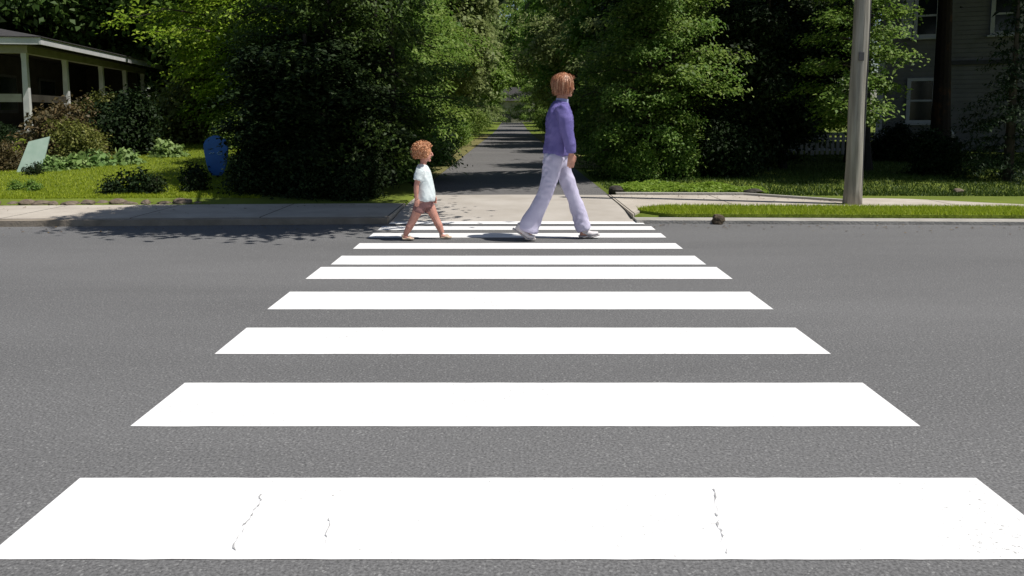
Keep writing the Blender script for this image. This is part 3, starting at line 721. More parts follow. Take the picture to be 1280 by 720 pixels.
# ------------------------------------------------------------------ stones
def stone_mesh(name, seed, d):
    rr = random.Random(seed); b = bmesh.new(); bmesh.ops.create_icosphere(b, subdivisions=3, radius=1)
    o = Vector((rr.uniform(0, 50), rr.uniform(0, 50), rr.uniform(0, 50)))
    for v in b.verts:
        k = 1 + 0.35 * noise.noise(v.co * 1.1 + o) + 0.1 * noise.noise(v.co * 4 + o)
        v.co = Vector((v.co.x * d[0] * k, v.co.y * d[1] * k, v.co.z * d[2] * k + d[2] * .6))
    me = bpy.data.meshes.new(name); b.to_mesh(me); b.free(); return me
SM = [stone_mesh('edging_stone', i, (0.085 + .02 * (i % 3), 0.07, 0.042 + .012 * (i % 2))) for i in range(6)]
x = -13.0; i = 0
while x < -4.3:
    me = SM[i % 6]; o = bpy.data.objects.new('edging_stone', me); COL.objects.link(o)
    if not me.materials: me.materials.append(M['stone'])
    y = W(x, 11.25 + random.uniform(-.06, .08)); s = random.uniform(.7, 1.15)
    o.location = (x, y, 0.05); o.rotation_euler = (0, 0, random.uniform(-.5, .5)); o.scale = (s, s, s)
    tag(o, 'small grey-brown stone in the row edging the left lawn', 'stone', 'stones edging the left lawn')
    x += random.uniform(.15, .25); i += 1
o = link('rock', stone_mesh('rock', 41, (0.075, 0.06, 0.075)), M['brown']); o.location = (at(891, 277).x, W(2.4, 9.44), 0.0)
tag(o, 'small dark brown rock lying against the right kerb', 'rock')
o = link('rock', stone_mesh('rock', 42, (0.12, 0.11, 0.09)), M['stone_d']); o.location = (1.63, 12.5, 0.05)
tag(o, 'black rock at the corner of lane and pavement edging', 'rock')
o = link('rock', stone_mesh('rock', 43, (0.08, 0.06, 0.05)), M['stone']); o.location = (7.05, 12.6, 0.06)
tag(o, 'pale stone on the dark lawn right of the utility pole', 'rock')
o = link('rock', stone_mesh('rock', 44, (0.15, 0.1, 0.035)), M['stone_d']); o.location = (3.75, 12.35, 0.1)
tag(o, 'flat dark stone at the end of the ground cover by the pavement', 'rock')

M['litter'] = leafmat('fallen_leaf', (0.06, 0.035, 0.015), (0.14, 0.085, 0.035), (0.24, 0.17, 0.07), 0.1)
rng = np.random.default_rng(8); q = []
while len(q) < 520:
    x = rng.uniform(-12, 9); u = abs(rng.normal()) * .28
    if LX0 - .1 < x < LX1 + .1: continue
    if rng.random() < .6: q.append((x, W(x, 9.42) - u, .006))
    elif x < 0: q.append((x, W(x, 11.05) - u * 1.5, .082))
    elif x < 4.5: q.append((x, W(x, sb(x)) - .03 - u, .082))
q = np.array(q)
tag(link('fallen_leaves', leaves('fallen_leaves', q, np.tile([0, 0, 1.], (len(q), 1)), 0.035, rng, up=4.0, droop=0), M['litter']), 'small dry leaves scattered along the gutters and pavements', 'fallen leaves', kind='stuff')

# ------------------------------------------------------------------ utility pole
def pole(name, x, y, r0, r1, h, mat, label, arm):
    e = empty(name, (x, y, 0.06), 0, label, 'utility pole')
    mb = MB(); pts = []; rad = []
    for i in range(24):
        t = i / 23; pts.append((0.05 * t + 0.004 * math.sin(i), 0.003 * math.cos(i * 1.3), -.1 + h * t)); rad.append(r0 + (r1 - r0) * t + 0.022 * math.exp(-t * 30))
    mb.tube(pts, rad, 28).build('shaft', M[mat], e, True)
    MB().box((-.012, -r0 - .001, 2.0), (.07, .012, .11), bev=.002).build('tag', M['slate'], e)
    mb = MB(); mb.tube([(r0 * .75, -r0 * .72, .0), (r0 * .74 + .01, -r0 * .70, 1.2), (r0 * .7 + .02, -r0 * .66, 2.6), (r0 * .7 + .04, -r0 * .6, 5.5)], [.008] * 4, 6); mb.build('ground_wire', M['slate'], e)
pole('utility_pole', 4.66, 10.90, 0.112, 0.095, 7.4, 'pole', 'weathered pale grey wooden utility pole at the right pavement edge', True)

# ------------------------------------------------------------------ left house with porch
hz = 0.36
e = empty('porch_house', (-13.15, 22.0, hz), R(8), 'low dark house on the left with a white-columned porch and pale fascia', 'house', scale=(1, 1, 0.915))
def lbox(name, c, d, mat, parent=e, rot=None, bev=0.0): return MB().box((c[0], c[1], c[2] - hz), d, rot, bev).build(name, M[mat], parent)
lbox('foundation', (-4.5, 5.2, 0.42), (8.9, 10.3, 0.86), 'brick')
lbox('porch_floor', (-4.5, 5.25, 0.90), (9.1, 10.6, 0.10), 'cream')
lbox('wall', (-5.9, 6.1, 2.2), (7.6, 8.0, 2.5), 'wall_dark'); lbox('wall', (-1.15, 10.0, 2.2), (1.86, .2, 2.5), 'wall_dark')
for yy in (3.4, 6.3):
    f = lbox('window', (-2.085, yy, 2.15), (0.05, 1.3, 1.3), 'slate'); lbox('pane', (-2.052, yy, 2.15), (0.02, 1.1, 1.1), 'glass', f)
for xx in (-3.6, -6.4):
    f = lbox('window', (xx, 2.085, 2.15), (1.4, 0.05, 1.3), 'slate'); lbox('pane', (xx, 2.052, 2.15), (1.2, 0.02, 1.1), 'glass', f)
for (xx, yy) in [(-.12, .12), (-.12, 2.8), (-.12, 5.8), (-.12, 8.2), (-.12, 10.3), (-3.0, .12), (-6.0, .12)]:
    c = MB().tube([(xx, yy, .955 - hz), (xx, yy, 1.05 - hz), (xx, yy, 3.0 - hz), (xx, yy, 3.25 - hz)], [.13, .115, .09, .105], 4, side=(1, 1, 0)).build('column', M['white'], e)
lbox('beam', (-4.5, .12, 3.36), (9.0, .2, .22), 'cream'); lbox('beam', (-.12, 5.3, 3.36), (.2, 10.1, .22), 'cream')
lbox('railing', (-1.55, .12, 1.93), (2.6, .06, .24), 'cream'); lbox('railing', (-4.5, .12, 1.93), (2.7, .06, .24), 'cream')
lbox('railing', (-.12, 1.5, 1.93), (.06, 2.35, .22), 'wall_dark')
# porch ceiling, fascia, low hip roof
lbox('ceiling', (-4.5, 5.2, 3.495), (9.3, 10.7, .05), 'wall_dark')
lbox('fascia', (-4.3, -.36, 3.58), (9.6, .05, .22), 'white'); lbox('fascia', (.50, 5.2, 3.58), (.05, 11.2, .22), 'white')
b = bmesh.new(); z0, z1 = 3.70 - hz, 4.75 - hz
pv = [(.56, -.42, z0), (.56, 10.9, z0), (-9.4, 10.9, z0), (-9.4, -.42, z0), (-4.2, 4.4, z1), (-4.2, 6.4, z1),
      (.56, -.42, z0 - .03), (.56, 10.9, z0 - .03), (-9.4, 10.9, z0 - .03), (-9.4, -.42, z0 - .03)]
me = bpy.data.meshes.new('roof')
me.from_pydata(pv, [], [(0, 1, 5, 4), (1, 2, 5), (2, 3, 4, 5), (3, 0, 4), (0, 6, 7, 1), (1, 7, 8, 2), (2, 8, 9, 3), (3, 9, 6, 0), (9, 8, 7, 6)])
rf = link('roof', me, M['roof'], e)
MB().box((-5.2, 3.6, 4.75 - hz), (.7, .6, 1.3)).build('chimney', M['brick'], rf)

# ------------------------------------------------------------------ grey house on the right
e2 = empty('grey_house', (12.75, 28.0, 0.1), R(-25), 'shaded grey two-storey house with white corner trim behind the right trees', 'house')
def rbox(name, c, d, mat, parent=e2, rot=None): return MB().box(c, d, rot).build(name, M[mat], parent)
mb = MB(); H = 6.6
mb.box((6, 4.5, H / 2), (12, 9, H))
for k in range(44):                                            # clapboards
    z = 0.15 + k * .147
    mb.box((6.0, -.012, z), (11.98, .03, .12), Matrix.Rotation(R(6), 3, 'X'))
    mb.box((-.012, 4.5, z), (.03, 8.98, .12), Matrix.Rotation(R(6), 3, 'Y'))
mb.build('wall', M['siding'], e2)
rbox('corner_trim', (.02, -.005, 1.55), (.2, .12, 3.0), 'white')
rbox('belt_course', (7, -.05, 2.98), (9.9, .12, .14), 'slate')
def window(x0, x1, z0, z1, shutter=False):
    w, h = x1 - x0, z1 - z0; cx, cz = (x0 + x1) / 2, (z0 + z1) / 2
    f = MB()
    for c, d in (((cx, -.06, z1 - .05), (w, .09, .1)), ((cx, -.06, z0 + .05), (w, .09, .1)), ((x0 + .06, -.06, cz), (.12, .09, h - .2)), ((x1 - .06, -.06, cz), (.12, .09, h - .2)), ((cx, -.055, cz), (w - .24, .06, .06))): f.box(c, d)
    fo = f.build('window', M['white'], e2)
    MB().box((cx, -.025, cz), (w - .22, .03, h - .18)).build('pane', M['glass'], fo)
    MB().box((cx, -.09, z0 - .035), (w + .16, .16, .06)).build('sill', M['white'], fo)
    if shutter: MB().box((x0 - .2, -.055, cz), (.34, .05, h)).build('shutter', M['white'], e2)
window(.85, 1.75, .98, 2.5); window(.95, 1.75, 3.85, 5.3, True); window(3.2, 4.1, 3.85, 5.2); window(4.6, 5.5, .95, 2.45)
me = bpy.data.meshes.new('roof')
me.from_pydata([(-.5, -.6, H), (12.5, -.6, H), (12.5, 9.6, H), (-.5, 9.6, H), (-.5, 4.5, H + 3), (12.5, 4.5, H + 3), (-.5, -.6, H - .15), (12.5, -.6, H - .15), (12.5, 9.6, H - .15), (-.5, 9.6, H - .15)], [],
               [(0, 1, 5, 4), (2, 3, 4, 5), (1, 2, 5), (3, 0, 4), (0, 6, 7, 1), (1, 7, 8, 2), (2, 8, 9, 3), (3, 9, 6, 0), (6, 9, 8, 7)])
link('roof', me, M['roof'], e2)

# white house at the end of the lane
zf = rise(116)
e3 = empty('white_house', (-1.6, 118, zf), 0, 'small white house at the far end of the lane with a dark doorway', 'house')
MB().box((0, 3, 1.6), (9, 6, 3.2)).build('wall', M['cream'], e3)
MB().box((0.2, -.03, .85), (2.6, .1, 1.5)).build('garage_door', M['slate'], e3)
me = bpy.data.meshes.new('roof')
me.from_pydata([(-4.8, -.4, 3.21), (4.8, -.4, 3.21), (4.8, 6.4, 3.21), (-4.8, 6.4, 3.21), (-4.8, 3, 5.3), (4.8, 3, 5.3)], [], [(0, 1, 5, 4), (2, 3, 4, 5), (1, 2, 5), (3, 0, 4), (3, 2, 1, 0)])
link('roof', me, M['roof'], e3)

# picket fence behind the right trees
fy = 24.2
e4 = empty('picket_fence', (5.0, fy, 0.12), R(-4), 'low white picket fence in the shade behind the right trees', 'fence')
mb = MB()
for k in range(54): 
    xk = 0.02 + k * .15
    mb.prism([(xk, -.01), (xk + .09, -.01), (xk + .09, .01), (xk, .01)], 0.05, .66)
mb.build('pickets', M['cream'], e4)
MB().box((4.0, .03, .2), (8.1, .035, .08)).build('rail', M['white'], e4); MB().box((4.0, .03, .52), (8.1, .035, .08)).build('rail', M['white'], e4)
for k in range(5): MB().box((k * 2.0, .09, .38), (.1, .08, .8)).build('post', M['white'], e4)

# ------------------------------------------------------------------ blue sign and pale board on the lawn
bx, by = -4.93, 13.35; bz = gz(bx, by)
e5 = empty('yard_sign', (bx, by, bz), R(6), 'blue shield-shaped yard sign with a faint pale scrawl at the lawn edge', 'sign')
def outline(z):   # half width of the shield by height
    return [(0.0, .07), (.06, .125), (.2, .165), (.4, .195), (.52, .20), (.59, .165), (.64, .10), (.665, .03)]
prof = outline(0); L_ = [(-w, z) for z, w in prof] + [(w, z) for z, w in prof[::-1]]
b = bmesh.new(); zo = .06
fr = [b.verts.new((p[0], -.02, p[1] + zo)) for p in L_]; bk = [b.verts.new((p[0], .02, p[1] + zo)) for p in L_]
b.faces.new(fr); b.faces.new(bk[::-1])
for i in range(len(L_)): b.faces.new((fr[i], fr[(i + 1) % len(L_)], bk[(i + 1) % len(L_)], bk[i]))
bmesh.ops.recalc_face_normals(b, faces=b.faces)
bmesh.ops.bevel(b, geom=[ed for ed in b.edges if abs(ed.verts[0].co.y - ed.verts[1].co.y) < .01], offset=.012, segments=2, affect='EDGES')
me = bpy.data.meshes.new('panel'); b.to_mesh(me); b.free(); pn = link('panel', me, M['blue'], e5)
mb = MB(); mb.tube([(-.10, -.026, zo + .36), (-.08, -.026, zo + .385), (-.05, -.026, zo + .37), (-.03, -.026, zo + .385)], [.009] * 4, 6)
mb.tube([(.02, -.026, zo + .37), (.05, -.026, zo + .395), (.09, -.026, zo + .385), (.10, -.026, zo + .36), (.06, -.026, zo + .35), (.03, -.026, zo + .36)], [.009] * 6, 6)
mb.build('scrawl', M['paleblue'], pn)
MB().tube([(0, .04, -.15), (0, .04, .5)], [.022, .022], 8).build('post', M['bark'], e5)
ex, ey = -8.45, 14.0; ez = gz(ex, ey)
e6 = empty('leaning_board', (ex, ey, ez), R(10), 'pale green board propped at a slant among the bushes on the left', 'board')
mb = MB(); b = mb.b
P4 = [(-.22, 0), (.19, .04), (.28, .64), (-.06, .55)]
fr = [b.verts.new((p[0], -.014 + p[1] * .35, p[1])) for p in P4]; bk = [b.verts.new((p[0], .014 + p[1] * .35, p[1])) for p in P4]
b.faces.new(fr); b.faces.new(bk[::-1])
for i in range(4): b.faces.new((fr[i], fr[(i + 1) % 4], bk[(i + 1) % 4], bk[i]))
mb.build('panel', M['board'], e6)
MB().tube([(.06, .50, -.05), (.08, .19, .48)], [.018, .018], 6).build('prop', M['bark'], e6)

# ------------------------------------------------------------------ people
def displace(me, amp, scale, stretch=(1, 1, 1), seed=0, zmask=None):
    o = Vector((seed * 7.3, seed * 3.1, seed))
    nrm = [v.normal.copy() for v in me.vertices]
    for v, n in zip(me.vertices, nrm):
        c = Vector((v.co.x * stretch[0], v.co.y * stretch[1], v.co.z * stretch[2])) * scale + o
        v.co += n * (amp * (noise.noise(c) + 0.5 * noise.noise(c * 2.1)))
    me.update()
def folds(me, amp, f, ax, seed, k=3.2):
    """creases running along the direction ax: noise squeezed along it and ridged"""
    a = Vector(ax).normalized(); o = Vector((seed * 5.1, seed * 2.7, seed * 1.3))
    nrm = [v.normal.copy() for v in me.vertices]
    for v, n in zip(me.vertices, nrm):
        c = v.co - a * v.co.dot(a) * (1 - 1 / k)
        r = noise.noise(c * f + o); q = noise.noise(v.co * 3.1 + o)
        v.co += n * amp * (0.7 - abs(r) * 1.8) * max(0.1, 0.5 + 0.9 * q)
    me.update()
def paint_faces(me, spots):
    for p in me.polygons:
        c = p.center
        for (q, r, i) in spots:
            if (c - Vector(q)).length < r: p.material_index = i
def smooth(me): me.polygons.foreach_set('use_smooth', [True] * len(me.polygons)); return me

def head(mb, c, s, yaw=0.0):
    """skull, jaw, nose, ears around c; s = head height / 0.22; the face looks along +x turned by yaw"""
    Rz = Matrix.Rotation(yaw, 3, 'Z')
    def q(x, y, z): return tuple(Vector(c) + Rz @ Vector((x * s, y * s, z * s)))
    mb.ball(q(-.012, 0, .025), (.094 * s, .076 * s, .088 * s), 3)
    mb.tube([q(.01, 0, .03), q(.022, 0, -.03), q(.035, 0, -.08), q(.045, 0, -.098)], [(.066 * s, .07 * s), (.06 * s, .062 * s), (.044 * s, .046 * s), (.022 * s, .022 * s)], 14, side=(-math.sin(yaw), math.cos(yaw), 0))
    mb.tube([q(.078, 0, .022), q(.098, 0, -.005), q(.108, 0, -.026), q(.082, 0, -.036)], [(.008 * s,) * 2, (.012 * s,) * 2, (.015 * s, .012 * s), (.012 * s,) * 2], 8)
    mb.ball(q(.072, 0, -.058), (.014 * s, .024 * s, .011 * s), 2); mb.ball(q(.069, 0, -.09), (.018 * s, .022 * s, .016 * s), 2)
    for sy in (-1, 1):
        mb.ball(q(-.012, sy * .076, -.008), (.018 * s, .009 * s, .03 * s), 2)
        mb.ball(q(.066, sy * .032, .03), (.018 * s, .026 * s, .01 * s), 2)
    spots = [(q(.082, -.030, .008), .012 * s, 1), (q(.082, .030, .008), .012 * s, 1), (q(.086, 0, -.058), .014 * s, 2)]
    return spots
def hand(mb, w, d, fwd, side_, s=1.0, curl=.4):
    """palm + five bent fingers; w wrist, d pointing direction, fwd: direction of the thumb side, side_: palm normal"""
    w, d, f, n = Vector(w), Vector(d).normalized(), Vector(fwd).normalized(), Vector(side_).normalized()
    mb.tube([w, w + d * .04 * s, w + d * .088 * s], [(.028 * s, .019 * s), (.040 * s, .017 * s), (.041 * s, .014 * s)], 10, side=f)
    for k, (o, L) in enumerate([(.030, .072), (.010, .082), (-.011, .076), (-.031, .060)]):
        p = w + d * .082 * s + f * o * s; pts = [w + d * .05 * s + f * o * .8 * s, p]; dd = d.copy()
        for j in range(3):
            dd = (dd + n * curl * (.4 + .25 * j)).normalized(); p = p + dd * (L * s * (.45, .32, .25)[j]); pts.append(p)
        mb.tube(pts, [.0105 * s, .0100 * s, .0095 * s, .0085 * s, .006 * s], 8)
    p = w + d * .022 * s + f * .022 * s
    mb.tube([p, p + (f * .8 + d * .7 + n * .2) * .03 * s, p + (f * .75 + d * 1.5 + n * .5) * .036 * s, p + (f * .6 + d * 2.2 + n * .9) * .036 * s], [.014 * s, .0125 * s, .0105 * s, .007 * s], 8)

def strands(name, paths, w, mat, parent):
    V = []; Fq = []
    for P in paths:
        s0 = len(V)
        for i, p in enumerate(P):
            t = (P[min(i + 1, len(P) - 1)] - P[max(i - 1, 0)]).normalized()
            sd = t.cross(p - P[0] + Vector((.01, .003, .2))).normalized() if (p - P[0]).length > 1e-5 else t.cross(Vector((.3, 1, .2))).normalized()
            ww = w * (1 - .75 * i / (len(P) - 1)); V += [p - sd * ww, p + sd * ww]
        for i in range(len(P) - 1): a = s0 + 2 * i; Fq.append((a, a + 1, a + 3, a + 2))
    return link(name, from_arrays(name, [tuple(v) for v in V], Fq), mat, parent)

def person_adult():
    x0 = (694 - 640) * .00815; y0 = 8.13
    E = empty('person', (x0, y0, 0.005), 0, 'adult with auburn bob walking right in purple sweater and pale lavender trousers', 'person')
    hc = (.088, 0, 1.557); yaw = R(28)
    # --- body, one continuous surface
    mb = MB(); sp = head(mb, hc, 1.0, yaw)
    mb.tube([(.055, 0, 1.34), (.062, 0, 1.42), (.075, 0, 1.52)], [(.062, .06), (.053, .055), (.052, .055)], 12, side=(0, 1, 0))
    mb.tube([(.0, 0, .78), (.012, 0, .88), (.03, 0, 1.0), (.045, 0, 1.16), (.045, 0, 1.29), (.055, 0, 1.37), (.06, 0, 1.40)],
            [(.125, .08), (.135, .085), (.11, .075), (.135, .088), (.14, .08), (.09, .055), (.05, .045)], 18, side=(0, 1, 0))
    nearleg = [(-.005, -.085, .84), (-.045, -.088, .66), (-.10, -.09, .475), (-.19, -.09, .30), (-.285, -.09, .125)]
    farleg = [(.03, .085, .84), (.11, .088, .66), (.185, .09, .47), (.25, .09, .29), (.315, .09, .105)]
    lr_ = [.062, .058, .046, .044, .034]
    for L in (nearleg, farleg): mb.tube(L, lr_, 12)
    mb.tube([(-.30, -.09, .115), (-.345, -.09, .095), (-.25, -.092, .045)], [.033, .036, .03], 10)
    mb.tube([(-.345, -.09, .09), (-.25, -.092, .04), (-.215, -.093, .034)], [(.03, .028), (.036, .022), (.03, .018)], 10, side=(0, 1, 0))
    mb.tube([(.315, .09, .10), (.285, .09, .05), (.36, .092, .045), (.45, .094, .05)], [.034, .036, (.037, .026), (.03, .018)], 10, side=(0, 1, 0))
    narm = [(.045, -.165, 1.345), (.08, -.215, 1.22), (.105, -.235, 1.09), (.135, -.24, .985), (.145, -.235, .885)]
    farm = [(.045, .165, 1.345), (.03, .215, 1.22), (.00, .235, 1.09), (.0, .24, .985), (.02, .235, .885)]
    for A in (narm, farm): mb.tube(A, [.038, .038, .034, .031, .026], 12)
    hand(mb, (.145, -.235, .895), (-.02, .03, -1), (1, .25, 0), (-.25, 1, 0), .98, .35)
    hand(mb, (.02, .235, .895), (.0, -.03, -1), (1, -.25, 0), (-.25, -1, 0), .98, .35)
    me = remesh(mb.mesh('body'), .0055, 3); paint_faces(me, sp)
    link('body', smooth(me), [M['skin'], M['eye'], M['lip']], E)
    # --- sweater
    mb = MB()
    mb.tube([(.012, 0, .865), (.016, 0, .90), (.03, 0, 1.0), (.043, 0, 1.15), (.043, 0, 1.28), (.050, 0, 1.36), (.058, 0, 1.405)],
            [(.185, .135), (.19, .138), (.178, .130), (.185, .137), (.186, .122), (.135, .092), (.072, .068)], 22, side=(0, 1, 0))
    for A in (narm, farm):
        A2 = [Vector(p) for p in A]; A2[-1] = A2[-2].lerp(A2[-1], .9)
        mb.tube(A2, [.078, .070, .062, .058, .046], 14)
    me = remesh(mb.mesh('sweater'), .010, 6)
    displace(me, .010, 5, (1, 1, .6), 3); folds(me, .016, 13, (.55, .3, -.8), 2, 5); folds(me, .010, 20, (.9, .2, .35), 4, 5)
    link('sweater', smooth(me), M['sweater'], E)
    mb = MB(); mb.tube([(.062, 0, 1.385), (.068, 0, 1.435)], [(.070, .067), (.062, .062)], 16, side=(0, 1, 0))
    link('collar', smooth(remesh(mb.mesh('collar'), .007, 2)), M['collar'], E)
    # --- trousers
    mb = MB()
    mb.tube([(-.005, 0, .76), (.005, 0, .84), (.012, 0, .90), (.016, 0, .93)], [(.145, .105), (.163, .115), (.155, .112), (.148, .108)], 20, side=(0, 1, 0))
    mb.tube([(-.005, -.08, .86), (-.05, -.09, .66), (-.105, -.09, .475), (-.19, -.09, .30), (-.265, -.09, .16), (-.283, -.09, .10)], [(.092, .105), (.082, .088), (.070, .074), (.070, .080), (.074, .094), (.076, .096)], 16, side=(0, 1, 0))
    mb.tube([(.03, .08, .86), (.105, .09, .66), (.18, .09, .47), (.245, .09, .29), (.295, .09, .14), (.31, .09, .085)], [(.092, .10), (.080, .080), (.068, .068), (.065, .066), (.067, .070), (.068, .072)], 16, side=(0, 1, 0))
    me = remesh(mb.mesh('trousers'), .010, 6)
    displace(me, .010, 5, (1, 1, .5), 8); folds(me, .020, 12, (.25, .2, 1), 7, 7); folds(me, .012, 18, (.8, .5, -.45), 9, 5)
    link('trousers', smooth(me), M['trouser'], E)
    # --- shoes
    def shoe(heel, ball, toe, y, ank):
        h, b_, t_ = Vector(heel), Vector(ball), Vector(toe); up = Vector((0, 0, 1))
        m = MB(); m.tube([h + up * .022, h.lerp(b_, .3) + up * .02, b_ + up * .008, t_ + up * .006], [(.036, .038), (.038, .034), (.048, .028), (.028, .018)], 14, side=(0, 1, 0))
        m.tube([Vector(ank), h.lerp(b_, .22) + up * .03], [(.042, .046), (.044, .05)], 12, side=(0, 1, 0))
        o = link('shoe', smooth(remesh(m.mesh('shoe'), .006, 3)), M['shoe'], E)
        m = MB(); n = Vector((-(t_ - h).z, 0, (t_ - h).x)).normalized()
        m.tube([h - n * .022 - (b_ - h).normalized() * .035, h.lerp(b_, .3) - n * .020, b_ - n * .021, t_ - n * .012 + (t_ - b_).normalized() * .015], [(.036, .012), (.037, .012), (.048, .012), (.026, .010)], 14, side=(0, 1, 0))
        link('sole', smooth(remesh(m.mesh('sole'), .006, 2)), M['sole'], o)
    shoe((-.395, -.09, .125), (-.27, -.092, .038), (-.205, -.093, .030), -.09, (-.335, -.09, .15))
    shoe((.285, .09, .04), (.385, .092, .036), (.455, .094, .045), .09, (.31, .09, .11))
    # --- hair: bob of layered strands over a cap
    mb = MB(); c = Vector(hc)
    Rz = Matrix.Rotation(yaw, 3, 'Z')
    q = lambda x, y, z: c + Rz @ Vector((x, y, z))
    mb.ball(q(-.020, 0, .036), (.100, .092, .082), 3)
    mb.tube([q(-.045, 0, .03), q(-.050, 0, -.045), q(-.045, 0, -.085)], [(.090, .070), (.082, .056), (.058, .036)], 16, side=tuple(Rz @ Vector((0, 1, 0))))
    for sy in (-1, 1): mb.tube([q(.0, sy * .078, .05), q(.005, sy * .085, -.02), q(-.005, sy * .078, -.075)], [(.028, .06), (.024, .055), (.012, .03)], 12, side=tuple(Rz @ Vector((0, 1, 0))))
    mb.tube([q(.03, -.07, .07), q(.062, 0, .092), q(.03, .07, .07)], [.03, .034, .03], 10)
    me = remesh(mb.mesh('hair'), .007, 3); displace(me, .010, 26, (1, 1, .4), 12)
    ho = link('hair', smooth(me), M['hair'], E)
    rr = random.Random(3); paths = []
    for i in range(1900):
        a = rr.uniform(0, 2 * PI); face = math.cos(a)
        end = .30 if face > .55 else rr.choice((rr.uniform(1.0, 1.7), rr.uniform(1.7, 2.35), rr.uniform(1.9, 2.45)))      # how far round the head the lock falls
        p = []; lift = rr.uniform(1.0, 1.16); flick = rr.uniform(-.14, .30); wav = rr.uniform(0, 6)
        for k in range(7):
            t = k / 6; th = .08 + (end if face <= .55 else rr.uniform(.85, 1.15)) * t
            rad = lift + flick * t * t * t
            if th < 1.57: v = Vector((math.sin(th) * math.cos(a) * .101, math.sin(th) * math.sin(a) * .094, math.cos(th) * .084)) * rad
            else: v = Vector((math.cos(a) * .101, math.sin(a) * .094, 0)) * rad * (1 - .24 * (th - 1.57)) + Vector((0, 0, -(th - 1.57) * .140))
            p.append(q(-.020, 0, .036) + Rz @ (v + Vector((.006 * math.sin(wav + k * 1.1), .006 * math.cos(wav + k * 1.3), rr.gauss(0, .003)))))
        paths.append(p)
    strands('lock', paths, .0042, M['lock'], ho)

